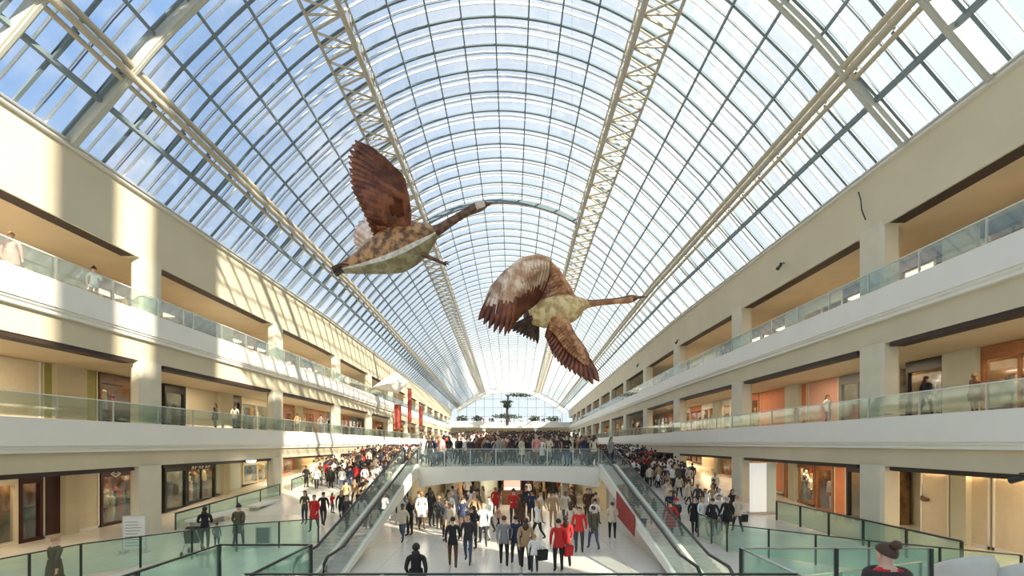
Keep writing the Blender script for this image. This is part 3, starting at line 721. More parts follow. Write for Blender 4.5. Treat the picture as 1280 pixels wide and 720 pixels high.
for s in (-1, 1):
    m = MB(); m.ell(q1(602, 254.5, -.1+s*.07) - G1, (.014,.012,.014), 8, 6); m.build('eye', RUBBER, nk, True)
m = MB()
for i in range(9):
    t = i/8; root = q1(436, 331, lerp(-.15,.15,t)); tip = q1(lerp(413, 420, t), lerp(335, 346, t), lerp(-.3, .3, t))
    feather_to(m, root-G1, tip-G1, Vector((.2,.3,1)).normalized(), .12)
m.build('tail', [GD], g, True)
wing(g, [q1(506,290,-.2), q1(509,268,-.45), q1(507,244,-.75), q1(505,232,-.8), q1(494,224,-.85)],
     [q1(466,294,-.15), q1(456,271,-.4), q1(446,250,-.6), q1(438,231,-.75), q1(436,208,-.9), q1(435,191,-1.), q1(443,175,-1.05), q1(458,181,-1.0)], WR, WR, 20, .26, G1, arm_r=.10, cov=(.75,.5,.3))
wing(g, [q1(492,296,.3), q1(478,302,.45), q1(462,310,.6)],
     [q1(468,268,.8), q1(455,271,.9), q1(444,281,1.0), q1(440,295,1.1), q1(446,306,1.1)], WP, WP, 8, .24, G1, name='far_wing', arm_r=.07, flip=-1)
m = MB()
for s in (-.12, .12):
    m.path(rel(G1, [q1(528,318,s-.2), q1(545,325,s-.25), q1(558,331,s-.25)]), [.045,.035,.02], None, 8)
    for dx, dy in ((8,-2),(9,2),(6,5)):
        feather_to(m, q1(553,329,s-.25)-G1, q1(553+dx,329+dy,s-.25)-G1, Vector((0,.3,1)).normalized(), .05)
m.build('foot', [GN], g, True)
# goose two
G2 = P(698, 390, 8.6); g2 = empty('goose_sculpture', G2, label='right hanging goose sculpture with one wing arched over and one wing swept down', cat='goose sculpture')
def q2(x, y, d=0): return P(x, y, 8.6 + d)
body2 = loft(rel(G2, [q2(655,398), q2(666,395), q2(680,392), q2(700,388), q2(716,384), q2(727,381), q2(736,380)]), [(.05,.06),(.16,.17),(.26,.26),(.29,.285),(.24,.235),(.13,.13),(.065,.06)],
             [GG, GW, GB, GD], 28, lambda a, u: 3 if u < .1 else (2 if a < 45 else 0), 'body', g2)
nk2 = loft(rel(G2, [q2(730,380.5), q2(742,379), q2(757,377.5), q2(772,376), q2(784,374.5), q2(791,373), q2(797,372)]), [(.085,.085),(.06,.06),(.055,.055),(.055,.055),(.065,.07),(.065,.065),(.03,.03)],
           [WO, GN], 16, lambda a, u: 1 if (u > .8 or a < 60) else 0, 'neck_and_head', g2)
loft(rel(G2, [q2(794,372.5), q2(800,371.5), q2(808,371)]), [(.04,.035),(.03,.022),(.012,.008)], [GN], 12, None, 'beak', nk2)
for s in (-1, 1):
    m = MB(); m.ell(q2(790, 371.5, s*.06) - G2, (.012,.012,.012), 8, 6); m.build('eye', RUBBER, nk2, True)
m = MB()
for i in range(9):
    t = i/8; tip = q2(lerp(636, 672, t), lerp(412, 430, t), lerp(-.3,.25,t)); feather_to(m, q2(670,395,lerp(-.12,.12,t))-G2, tip-G2, Vector((.2,.9,.4)).normalized(), .11)
m.build('tail', [GD], g2, True)
wing(g2, [q2(716,374,-.1), q2(709,358,-.1), q2(697,338,-.05), q2(684,325,0)],
     [q2(672,388,.1), q2(668,376,.2), q2(664,360,.25), q2(660,345,.3)], WR, WO, 10, .22, G2, name='inner_wing', arm_r=.09, cov=(.8,.55,.3))
wing(g2, [q2(686,326,-.05), q2(672,321,-.25), q2(652,325,-.5), q2(634,340,-.7), q2(622,358,-.8)],
     [q2(665,384,-.2), q2(655,392,-.4), q2(645,402,-.55), q2(633,420,-.7), q2(616,415,-.85), q2(598,400,-.95)], WR, WL, 15, .2, G2, name='outer_wing', arm_r=.08, cov=(.8,.6,.35))
wing(g2, [q2(692,400,-.15), q2(707,402,-.3), q2(715,418,-.55), q2(723,433,-.8)],
     [q2(684,424,-.4), q2(691,444,-.7), q2(701,456,-.85), q2(713,465,-1.0), q2(728,473,-1.1), q2(741,480,-1.15), q2(749,477,-1.15)], WR, WO, 15, .18, G2, name='lower_wing', arm_r=.09, cov=(.55,.42,.3))
for gg, org, pts in ((g, G1, ((470, 305), (520, 285))), (g2, G2, ((685, 378), (715, 376)))):
    for x, y in pts:
        p = P(x, y, org.y); m = MB(); m.path([p-org, Vector((p.x, p.y, EZ + 21.5 - p.x**2/24))-org], .003, None, 5); m.build('suspension_wire', WIRE, gg)

# ------------------------------------------------------------------ people
SKIN = [mat('skin light', (.66,.42,.30), .5), mat('skin tan', (.45,.26,.16), .5), mat('skin brown', (.22,.11,.06), .5)]
CLO = {'black': (.012,.012,.013), 'charcoal': (.04,.04,.045), 'brown': (.10,.045,.02), 'navy': (.02,.03,.07), 'cream': (.65,.56,.42), 'white': (.80,.78,.74), 'grey': (.25,.25,.25),
       'red': (.55,.02,.02), 'tan': (.42,.27,.14), 'olive': (.09,.085,.045), 'green': (.03,.12,.08), 'pink': (.62,.28,.24), 'blue': (.07,.14,.30), 'denim': (.06,.09,.16)}
CM = {k: mat(k + ' cloth', v, .75) for k, v in CLO.items()}
HM = {'black hair': mat('black hair', (.01,.008,.007), .5), 'brown hair': mat('brown hair', (.06,.025,.012), .5), 'fair hair': mat('fair hair', (.38,.22,.09), .5), 'grey hair': mat('grey hair', (.35,.33,.30), .5),
      'red hat': mat('red knit', (.5,.02,.02), .8), 'dark hat': mat('dark knit', (.03,.02,.02), .8)}
SHOE = mat('dark shoes', (.02,.018,.016), .5)
def make_person_mesh(name, pose, coat=False, fingers=False):
    """joints in metres, facing +Y, standing on z = 0; zones: 0 skin 1 top 2 trousers 3 shoes"""
    V = []; E = []; Rd = []; Z = []
    def v(p, r, parent=None, zone=1):
        V.append(Vector(p)); Rd.append(r); i = len(V)-1
        if parent is not None: E.append((parent, i)); Z.append(zone)
        return i
    lean = pose.get('lean', 0)
    pel = v((0,0,.93), (.145,.11))
    wst = v((0,lean*.3,1.08), (.135,.10), pel, 1)
    ch = v((0,lean*.7,1.28), (.165,.115), wst, 1)
    sh = v((0,lean,1.41), (.13,.09), ch, 1)
    ne = v((0,lean+.01,1.50), (.055,.055), sh, 0)
    he = v((0,lean+.025,1.57), (.075,.085), ne, 0)
    ht = v((0,lean+.02,1.66), (.078,.095), he, 0)
    v((0,lean+.01,1.725), (.045,.055), ht, 0)
    hands = []
    for s, key in ((-1,'L'), (1,'R')):
        hip = v((s*.10,0,.88), (.095,.10), pel, 2)
        kz = pose['knee'+key]; az = pose['ankle'+key]
        kn = v((s*.11, kz[0], kz[1]), (.062,.065), hip, 2)
        an = v((s*.11, az[0], az[1]), (.042,.045), kn, 2)
        v((s*.12, az[0]+.17, max(.035, az[1]-.055)), (.038,.03), an, 3)
        sd_ = v((s*.185, lean, 1.39), (.07,.07), sh, 1)
        e = pose['elbow'+key]; h = pose['hand'+key]
        el = v((s*e[0], e[1]+lean, e[2]), (.05,.05), sd_, 1)
        wr = v((s*h[0], h[1]+lean, h[2]), (.032,.034), el, 1)
        d = (Vector((s*h[0], h[1]+lean, h[2])) - V[el]).normalized()
        pm = v(V[wr] + d*.08, (.022,.038) if fingers else (.025,.034), wr, 0)
        if fingers:
            side = Vector((0,1,0)) if abs(d.y) < .8 else Vector((0,0,1))
            for k in range(4):
                b = v(V[pm] + d*.045 + side*(.027-.018*k), (.009,.009), pm, 0)
                c = v(V[b] + d*(.035-.004*abs(k-1.3)) - Vector((s*.012,0,0)), (.008,.008), b, 0)
                v(V[c] + d*.022 - Vector((s*.02,0,0)), (.007,.007), c, 0)
            tb = v(V[wr] + d*.03 + side*.035, (.010,.010), wr, 0); v(V[tb] + d*.035 + side*.02, (.009,.009), tb, 0)
        else:
            v(V[pm] + d*.07, (.012,.03), pm, 0)
    me = bpy.data.meshes.new(name + '_rig'); me.from_pydata([tuple(p) for p in V], E, []); me.update()
    ob = bpy.data.objects.new(name + '_rig', me); C.objects.link(ob)
    ob.modifiers.new('skin', 'SKIN'); sub = ob.modifiers.new('sub', 'SUBSURF'); sub.levels = 2 if fingers else 1; sub.render_levels = sub.levels
    for i, sv in enumerate(me.skin_vertices[0].data): sv.radius = Rd[i]; sv.use_root = (i == 0)
    dg = bpy.context.evaluated_depsgraph_get(); ev = ob.evaluated_get(dg); out = bpy.data.meshes.new_from_object(ev)
    bpy.data.objects.remove(ob); bpy.data.meshes.remove(me)
    out.materials.clear()
    for mm in (SKIN[0], CM['black'], CM['charcoal'], SHOE): out.materials.append(mm)
    for p in out.polygons:
        c = p.center; best = 9; z = 1
        for k, (a, b) in enumerate(E):
            A, B = V[a], V[b]; t = clamp((c-A).dot(B-A)/max(1e-9, (B-A).length_squared)); dd = (c-(A+(B-A)*t)).length
            if dd < best: best = dd; z = Z[k]
        if z == 2 and c.z > .80: z = 1
        if z == 0 and c.z < 1.46 and abs(c.x) < .1: z = 1
        p.material_index = z; p.use_smooth = True
    bm = bmesh.new(); bm.from_mesh(out)
    # nose, ears, eyes, mouth
    def blob(c, r, mi):
        mm = MB(); mm.ell(c, r, 8, 5); off = [bm.verts.new(q) for q in mm.v]
        for f in mm.f:
            try: fc = bm.faces.new([off[i] for i in f]); fc.material_index = mi; fc.smooth = True
            except ValueError: pass
    y = lean + .115
    blob((0, y+.005, 1.605), (.013,.02,.02), 0)
    for s in (-1, 1): blob((s*.08, lean+.02, 1.61), (.012,.02,.03), 0); blob((s*.028, y-.022, 1.63), (.010,.008,.006), 3)
    blob((0, y-.022, 1.565), (.022,.008,.006), 1 if False else 0)
    if coat:   # flared coat skirt
        mm = MB(); n = 16; vs = []
        for z, rx, ry in ((1.12,.165,.13), (.9,.20,.165), (.62,.225,.19), (.6,.20,.17)):
            for j in range(n): a = 2*PI*j/n; vs.append((rx*math.cos(a), ry*math.sin(a), z))
        off = [bm.verts.new(q) for q in vs]
        for i in range(3):
            for j in range(n): fc = bm.faces.new([off[i*n+j], off[i*n+(j+1)%n], off[(i+1)*n+(j+1)%n], off[(i+1)*n+j]]); fc.material_index = 1; fc.smooth = True
    bm.to_mesh(out); bm.free(); out.name = name; return out
ST = dict(kneeL=(.02,.48), ankleL=(-.02,.09), kneeR=(.02,.48), ankleR=(-.02,.09), elbowL=(.25,-.03,1.13), handL=(.24,.06,.90), elbowR=(.25,-.03,1.13), handR=(.24,.06,.90))
def pz(**k): d = dict(ST); d.update(k); return d
WALK = pz(kneeL=(.17,.50), ankleL=(.26,.10), kneeR=(-.06,.47), ankleR=(-.32,.15), elbowL=(.24,-.16,1.15), handL=(.22,-.18,.92), elbowR=(.24,.06,1.13), handR=(.20,.22,.95), lean=.02)
WALK2 = pz(kneeR=(.15,.50), ankleR=(.20,.09), kneeL=(-.04,.47), ankleL=(-.24,.12), elbowR=(.25,-.14,1.15), handR=(.22,-.12,.92), elbowL=(.25,.04,1.13), handL=(.22,.20,.96), lean=.02)
HOLD = pz(elbowL=(.26,.0,1.14), handL=(.14,.20,1.12), elbowR=(.26,.0,1.14), handR=(.14,.20,1.12), kneeL=(.05,.48), ankleL=(.03,.09))
PHONE = pz(elbowR=(.28,.04,1.18), handR=(.12,.16,1.45), kneeR=(.04,.48), ankleR=(.02,.09))
PROTO = [('stand', make_person_mesh('person_body', ST)), ('walk', make_person_mesh('person_body', WALK)), ('walk2', make_person_mesh('person_body', WALK2)), ('hold', make_person_mesh('person_body', HOLD)),
         ('phone', make_person_mesh('person_body', PHONE)), ('coat', make_person_mesh('person_body', WALK2, coat=True)), ('coatstand', make_person_mesh('person_body', ST, coat=True))]
PD = dict(PROTO)
DET = {'walk': make_person_mesh('person_body', WALK, fingers=True), 'stand': make_person_mesh('person_body', ST, fingers=True), 'hold': make_person_mesh('person_body', HOLD, fingers=True), 'coat': make_person_mesh('person_body', WALK2, coat=True, fingers=True)}
def hair_mesh(kind):
    m = MB(); n = 14; vs = []; fs = []; k = 7
    def shell(cy, cz, rx, ry, rz, cutf, cutb):
        vs = []
        for i in range(k+1):
            for j in range(n):
                th = 2*PI*j/n; lim = lerp(cutb, cutf, (math.sin(th)+1)/2); ph = lim*i/k
                vs.append((rx*math.sin(ph)*math.cos(th), cy + ry*math.sin(ph)*math.sin(th), cz + rz*math.cos(ph)))
        m.add(vs, [(i*n+j, (i+1)*n+j, (i+1)*n+(j+1)%n, i*n+(j+1)%n) for i in range(k) for j in range(n)])
    if kind == 'short': shell(.015, 1.645, .094, .118, .105, 1.05, 2.0)
    if kind == 'long': shell(.01, 1.645, .098, .122, .11, 1.0, 2.2); m.path([(0,-.06,1.66), (0,-.085,1.55), (0,-.095,1.45), (0,-.1,1.36)], [.07,.095,.1,.05], [.04,.045,.04,.02], 10)
    if kind == 'bun': shell(.01, 1.645, .096, .12, .108, 1.05, 2.1); m.ell((0,-.10,1.74), (.055,.055,.05), 12, 8)
    if kind == 'hat': shell(.015, 1.655, .100, .124, .125, 1.25, 1.75); m.ell((0,.0,1.79), (.03,.03,.03), 8, 6); m.path([(.1*math.cos(2*PI*j/16), .015+.124*math.sin(2*PI*j/16), 1.655-.02*0) for j in range(17)], .014, .02, 6)
    return m.mesh(kind + '_hair', HM['black hair'], True)
HK = {k: hair_mesh(k) for k in ('short', 'long', 'bun', 'hat')}
LEAN = {'walk': .02, 'walk2': .02, 'coat': .02}
PCOUNT = [0]
def person(x, y, z, rz, pose, top, bot, hair, hk, label, skin=0, s=1., group=None, det=False):
    me = DET[pose] if det else PD[pose]
    o = bpy.data.objects.new('person', me); C.objects.link(o); o.location = (x, y, z); o.rotation_euler.z = rz; o.scale = (s*random.uniform(.95,1.08), s, s)
    for i, mm in enumerate((SKIN[skin], CM[top], CM[bot], SHOE)):
        o.material_slots[i].link = 'OBJECT'; o.material_slots[i].material = mm
    h = bpy.data.objects.new('hat' if 'hat' in hair else 'hair', HK[hk]); C.objects.link(h); h.parent = o; h.location = (0, LEAN.get(pose, 0), 0)
    h.material_slots[0].link = 'OBJECT'; h.material_slots[0].material = HM[hair]
    tag(o, label, 'person', group); PCOUNT[0] += 1
    return o
taken = [(.85, 33), (.4, 33), (1.3, 33), (-.75, 33.4)] + [(-2.85, 28.6), (4, 28.6), (-3.65, 34), (4.9, 34), (-2.75, 44), (4.1, 44)]
def free(x, y, d): 
    return all((x-a)**2 + (y-b)**2 > d*d for a, b in taken)
def at(px, fy, z=0):
    D = (EZ - z) * 600 / (fy - 554); return EX + (px-641)/600*D, D
def near(px, fy, rz, pose, top, bot, hair, hk, label, z=0, s=1., skin=0, det=True):
    x, y = at(px, fy, z); taken.append((x, y)); return person(x, y, z, rz, pose, top, bot, hair, hk, label, skin, s, None, det)
near(298, 685, PI*.05, 'coat', 'olive', 'black', 'dark hat', 'hat', 'person in olive hooded coat walking away on the left floor')
near(256, 689, .3, 'hold', 'black', 'charcoal', 'black hair', 'long', 'person in long black coat pushing a dark pushchair on the left floor')
near(271, 686, .0, 'stand', 'grey', 'denim', 'brown hair', 'short', 'small child in grey beside the pushchair', s=.6)
near(68, 752, -.2, 'coat', 'olive', 'charcoal', 'fair hair', 'short', 'fair haired person in dark olive coat seen from behind at the lower left')
near(393, 664, PI, 'coat', 'red', 'black', 'black hair', 'short', 'person in bright red coat on the left floor')
near(404, 658, .1, 'walk', 'black', 'charcoal', 'brown hair', 'short', 'person in black walking behind the red coat on the left floor', det=False)
near(381, 655, 3.0, 'hold', 'olive', 'navy', 'black hair', 'long', 'person in olive jacket left of the red coat', det=False)
near(434, 664, 2.9, 'walk', 'charcoal', 'black', 'brown hair', 'short', 'person in charcoal jacket alone on the bright left floor', det=False)
near(452, 663, .2, 'walk', 'white', 'charcoal', 'black hair', 'long', 'person in white top and charcoal trousers on the left floor', det=False)
near(520, 768, .1, 'coat', 'black', 'black', 'black hair', 'long', 'large black coated person seen from behind at the bottom centre left')
near(566, 711, .1, 'walk', 'black', 'brown', 'black hair', 'short', 'person in black jacket and brown trousers walking away left of centre')
near(585, 704, 3.1, 'walk', 'charcoal', 'denim', 'brown hair', 'short', 'person in charcoal top and denim trousers walking forward left of centre')
near(592, 688, .8, 'hold', 'black', 'black', 'black hair', 'long', 'person in black stretching forward left of centre', det=False)
near(604, 682, 3.2, 'walk', 'white', 'black', 'fair hair', 'short', 'person in white shirt and black trousers left of the kiosk', det=False)
near(630, 709, .0, 'walk', 'grey', 'black', 'brown hair', 'short', 'person in grey jacket walking away in the centre')
near(645, 708, .1, 'walk', 'navy', 'charcoal', 'black hair', 'short', 'person in navy jacket beside the tan coated person')
near(657, 714, .0, 'walk', 'tan', 'black', 'brown hair', 'long', 'tan topped person with long brown hair walking away in the centre')
near(668, 716, .1, 'stand', 'white', 'charcoal', 'fair hair', 'short', 'small child in white beside the tan topped person', s=.72)
near(698, 715, .1, 'stand', 'red', 'black', 'black hair', 'short', 'person in red jacket and black trousers right of centre')
near(707, 709, .0, 'walk', 'red', 'charcoal', 'brown hair', 'long', 'second person in red jacket walking just behind the first')
near(724, 690, 3.0, 'stand', 'red', 'charcoal', 'black hair', 'short', 'person in red top near the foot of the right escalator', det=False)
near(742, 688, .2, 'walk', 'olive', 'denim', 'brown hair', 'short', 'person in olive jacket behind the right escalator glass', det=False)
near(838, 676, .0, 'coat', 'red', 'black', 'black hair', 'short', 'person in bright red coat on the right floor')
near(846, 671, .2, 'walk', 'charcoal', 'black', 'red hat', 'hat', 'person in charcoal with a red hat beside the red coat on the right')
near(868, 668, 3.0, 'coat', 'black', 'black', 'black hair', 'long', 'person in black coat, first right of the red coat')
near(878, 669, 3.2, 'walk', 'white', 'grey', 'fair hair', 'short', 'fair haired person in white between black coats on the right')
near(891, 671, .1, 'coat', 'black', 'charcoal', 'brown hair', 'short', 'brown haired person in black coat in the right group')
near(909, 668, .1, 'coat', 'black', 'brown', 'grey hair', 'short', 'grey haired person in black coat in the right group')
near(922, 666, .0, 'walk', 'cream', 'charcoal', 'fair hair', 'short', 'person in cream jacket at the right end of the group')
near(899, 664, 2.8, 'walk', 'white', 'denim', 'black hair', 'long', 'person in white top behind the right group', det=False)
p_ = person(4.82, 5.0, LZ, .2, 'coat', 'red', 'black', 'brown hair', 'bun', 'person with brown bun hair and red dark jacket at the bottom right', 0, .98, None, True)
m = MB()
m.path([(.20*math.cos(2*PI*j/20), .02+.15*math.sin(2*PI*j/20), 1.37) for j in range(21)], .05, .10, 8); m.build('dark_scarf', HM['dark hat'], p_, True)
# pushchair
px_, py_ = at(245, 692); pc = empty('pushchair', (px_, py_-.2, 0), .3, label='dark pushchair on the left floor in front of the black coated person', cat='pushchair')
m = MB(); m.add([(-.22,-.1,.45),(.22,-.1,.45),(.22,.45,.40),(-.22,.45,.40),(-.22,-.25,.95),(.22,-.25,.95),(.22,.1,1.05),(-.22,.1,1.05)], [(0,1,2,3),(4,5,1,0),(4,7,6,5),(0,3,7,4),(1,5,6,2)]); m.build('seat', CM['black'], pc)
m = MB()
for s in (-.24,.24): m.bar((s,-.45,1.0),(s,.45,.1),.015,n=6); m.bar((s,.0,.55),(s,-.35,.1),.015,n=6)
m.bar((-.24,-.45,1.0),(.24,-.45,1.0),.02,n=6,up=(0,1,0)); m.build('frame', STEEL, pc)
for s in (-.25,.25):
    for yy in (-.35,.45):
        m = MB(); m.path([(s-.02,yy,.1),(s+.02,yy,.1)], .1, None, 16); m.build('wheel', RUBBER, pc, True)
# bags
def bag(x, y, z, col, label):
    root = empty('shopping_bag', (x,y,z), random.uniform(0,1), label=label, cat='bag')
    m = MB(); m.add([(-.15,-.05,0),(.15,-.05,0),(.15,.05,0),(-.15,.05,0),(-.17,-.07,.34),(.17,-.07,.34),(.17,.07,.34),(-.17,.07,.34)], [(0,3,2,1),(0,1,5,4),(1,2,6,5),(2,3,7,6),(3,0,4,7)]); m.build('bag_body', CM[col], root)
    m = MB()
    for yy in (-.06,.06): m.path([(.08*math.cos(PI*j/6), yy, .34+.1*math.sin(PI*j/6)) for j in range(7)], .006, None, 5)
    m.build('handle', CM['charcoal'], root)
x, y = at(666, 716); bag(x+.32, y-.05, .42, 'black', 'black shopping bag beside the child in white')
x, y = at(698, 715); bag(x+.34, y+.08, .50, 'red', 'red shopping bag held by the person in the red jacket')
x, y = at(922, 666); bag(x+.34, y+.06, .50, 'black', 'black bag held by the person in the cream jacket')
tops = ['black']*7 + ['charcoal']*3 + ['brown']*3 + ['navy']*2 + ['cream']*4 + ['white']*4 + ['grey']*2 + ['red'] + ['tan']*3 + ['olive'] + ['pink']
bots = ['black']*5 + ['charcoal']*3 + ['denim']*3 + ['brown']*2 + ['tan', 'grey']
hairs = [('black hair','short'), ('black hair','long'), ('brown hair','short'), ('brown hair','long'), ('fair hair','short'), ('fair hair','long'), ('grey hair','short'), ('dark hat','hat')]
poses = ['stand','walk','walk2','hold','phone','coat','coatstand','walk','walk2']
used_lab = {}
def crowd(n, fx, zone, zg, dmin=.55, toward=.5):
    k = 0; tries = 0
    while k < n and tries < n*60:
        tries += 1; x, y, z = fx()
        if not free(x, y, dmin): continue
        taken.append((x, y)); k += 1
        top = random.choice(tops); bot = random.choice(bots); hr, hk = random.choice(hairs); ps = random.choice(poses); sz = random.uniform(.92, 1.06) if random.random() > .08 else random.uniform(.6, .75)
        face = random.random() < toward; rz = random.gauss(PI if face else 0, .6)
        act = {'stand':'standing','walk':'walking','walk2':'striding','hold':'waiting','phone':'pointing','coat':'walking','coatstand':'standing'}[ps]
        hw = hr + ('ed' if False else '')
        band = 'front' if y < zg[0] else ('middle' if y < zg[1] else 'back')
        ga = 'coat' if 'coat' in ps else 'top'
        lab = f'{act} {"child" if sz < .8 else "person"} with {"long " if hk == "long" else ""}{hr}, {top} {ga}, {bot} trousers, {band} of {zone}'
        o = person(x, y, z, rz, ps, top, bot, hr, hk, lab, random.choice([0,0,1,2]), sz, f'crowd in the {zone}')
U = random.uniform
crowd(92, lambda: (U(DX0-.9, DX1+.9),) + (lambda Y: (Y, deck_z(Y)))(27.6 + 12*random.random()**1.2), 'footbridge crowd', (30, 38), .45)
crowd(66, lambda: (U(DX0+.2, DX1-.2), 20 + 19*random.random()**.9, 0), 'crowd under footbridge', (25, 33), .6)
crowd(50, lambda: (lambda Y: (U(7.1, 14.6 if Y > 29 else 12.5), Y, side_z(Y)))(23.5 + 20*random.random()), 'right concourse crowd', (32, 44), .6)
crowd(50, lambda: (lambda Y: (U(-14.2 if Y > 34 else -10, -5.8), Y, side_z(Y)))(24.5 + 20*random.random()), 'left concourse crowd', (32, 44), .6)
for sd in (-1, 1):
    for lv in (2, 3):
        z = SIDE[sd]['s%d' % lv]
        crowd(5 if lv == 3 else 9, lambda: (lambda Y: (sd*(U(16.9, 18.9)+spl(Y)), Y, z))(U(15, 75)), f'{SIDE[sd]["name"]} {LVN[lv]}', (28, 45), 1., .5)
print('people', PCOUNT[0])
# the rest of the crowd, too far and dense to count
def far_crowd(name, pts, label):
    tmpl = {}
    mats_ = [CM[k] for k in ('black','brown','cream','white','charcoal','red','tan','navy')] + [SKIN[0], HM['black hair'], HM['brown hair']]
    m = MB()
    for (x, y, z) in pts:
        s = U(.9, 1.05); t = random.choice([0,0,0,1,1,2,2,3,3,4,5,6,7,0]); b = random.choice([0,4,4,1]); w = U(.9,1.1)
        for q in (-1, 1): m.path([(x+q*.09, y+q*.12, z), (x+q*.1, y, z+.45*s), (x+q*.09, y, z+.85*s)], [.05,.065,.09], None, 6, b)
        m.path([(x, y, z+.8*s), (x, y, z+1.05*s), (x, y, z+1.35*s), (x, y, z+1.44*s), (x, y, z+1.5*s)], [.17*w,.16*w,.21*w,.15,.05], [.12,.12,.13,.1,.05], 8, t)
        for q in (-1, 1): m.path([(x+q*.2, y, z+1.36*s), (x+q*.26, y, z+1.1*s), (x+q*.24, y+.06, z+.82*s)], [.06,.05,.035], None, 6, t)
        m.ell((x, y+.01, z+1.6*s), (.08,.09,.12), 8, 6, 8); m.ell((x, y-.015, z+1.64*s), (.088,.098,.105), 8, 5, random.choice([9,9,10]))
    tag(m.build(name, mats_), label, 'crowd', kind='stuff')
def fill(n, fx, d=.42):
    out = []; t = 0
    while len(out) < n and t < n*20:
        t += 1; p = fx()
        if free(p[0], p[1], d): taken.append((p[0], p[1])); out.append(p)
    return out
pts = fill(420, lambda: (lambda Y: (U(DX0-.9, DX1+.9), Y, deck_z(Y)))(U(34, 60)))
far_crowd('distant_crowd', pts, 'dense distant crowd packed behind the people on the footbridge')
pts = fill(900, lambda: (lambda Y: (random.choice((-1,1))*U(7.1, 15.2), Y, side_z(Y)))(U(36, 80)))
pts += fill(200, lambda: (U(-6, 6.5), U(64, 90), 2.3)) if False else []
far_crowd('distant_crowd', pts, 'dense distant crowd filling both sides of the far concourse')
pts = [(U(-18, 18), U(Y1-3, Y1-.6), 11.2) for _ in range(40)] + [(U(-18, 18), U(Y1-2.8, Y1+2), 5.1) for _ in range(60)]
far_crowd('distant_crowd', fill(240, lambda: (U(DX0+.2, DX1-.2), U(34.5, 58), 0)), 'dense distant crowd on the lower floor far under the footbridge')
far_crowd('distant_crowd', pts, 'tiny people along the cross galleries at the far end')

# far centrepiece: dark tiered sculpture tree, foliage
BARK = mat('dark bark', (.03,.025,.02), .7); LEAF = mat('dark foliage', (.04,.055,.03), .7, var=.5, scale=3)
def leafy(mb, c, r, n, s, mi=0, flat=1.):
    for _ in range(n):
        v = Vector((random.gauss(0,1), random.gauss(0,1), random.gauss(0,1)*flat)).normalized() * random.random()**.4
        p = Vector(c) + Vector((v.x*r[0], v.y*r[1], v.z*r[2])); a = Vector((U(-1,1),U(-1,1),U(-1,1))).normalized(); b = a.orthogonal().normalized()
        mb.add([p-a*s, p+b*s*.5, p+a*s, p-b*s*.5], [(0,1,2,3)], mi)
YT = 150.
root = empty('tiered_tree', (EX+(634-641)/600*YT, YT, 9.6), label='dark tiered tree in front of the white arch at the far end', cat='tree')
m = MB(); m.path([(0,0,-.1),(0,0,5),(.3,0,9.5)], [.5,.4,.25], None, 10); m.build('trunk', BARK, root)
m = MB(); leafy(m, (0,0,3.0), (5,2.5,.8), 260, .4); leafy(m, (0,0,6.5), (1.4,1.3,1.2), 200, .35); leafy(m, (3.6,0,9.6), (4.5,2,.6), 220, .35); leafy(m, (0,0,7.6), (2.2,1.3,.4), 120, .35); tag(m.build('foliage', LEAF, root), kind='stuff')
root2 = empty('platform', (0, YT, 0), label='raised white platform carrying the dark tiered tree at the far end', cat='platform')
m = MB(); m.box((-9, -3, 9.0), (9, 3, 9.6)); m.build('platform_top', WHITE, root2)
for x in (-8, 8): m = MB(); m.box((x-.4, -2, 0), (x+.4, 2, 9.0)); m.build('support', WHITE, root2)
for px, w, lb in ((578, 2.2, 'left most low bush on the far cross gallery'), (596, 2.2, 'wide low bush left of the dark tiered tree'), (668, 2, 'small bush right of the dark tiered tree'), (691, 2.4, 'dark bush at the right end of the far cross gallery')):
    x = EX+(px-641)/600*(Y1-5); root = empty('bush', (x, Y1-5, 11.2), label=lb, cat='bush')
    m = MB(); leafy(m, (0,0,1.2), (w,.8,1.1), 160, .35); tag(m.build('foliage', LEAF, root), kind='stuff')
    m = MB(); m.box((-w*.8,-.5,0),(w*.8,.5,.4)); m.build('planter', WHITE, root)
# hanging banners along the far left
RED = mat('red brown banner', (.30,.05,.03), .7, var=.2); 
for i, (px, y0, y1, w, lb) in enumerate(((497, 506, 536, 9, 'wide dark red banner hanging before the far left middle gallery'), (512, 486, 528, 5, 'tall narrow dark red banner on the far left'), (526, 508, 532, 5, 'small red banner furthest right among the left banners'))):
    D = 15.1*600/(641-px)*1.0 + 2; D = 62 + i*6
    c = P(px, y0, D); h = (y1-y0)/600*D; ww = w/600*D
    root = empty('banner', c - Vector((0,0,h)), label=lb, cat='banner', group=None)
    m = MB(); n = 6; vs = []
    for j in range(n+1):
        x = -ww/2 + ww*j/n; yo = .08*math.sin(j*1.7); vs += [(x, yo, 0), (x, yo, h), (x, yo+.03, h), (x, yo+.03, 0)]
    m.add(vs, [(j*4+k, (j+1)*4+k, (j+1)*4+(k+1)%4, j*4+(k+1)%4) for j in range(n) for k in range(4)] + [(3,2,1,0), (n*4,n*4+1,n*4+2,n*4+3)]); m.build('cloth', RED, root)
    m = MB(); m.bar((-ww/2-.1,0,h+.04),(ww/2+.1,0,h+.04),.05,n=6); m.bar((0,0,h),(0,0,h+24),.008,n=4); m.build('hanging_rod', STEEL, root)
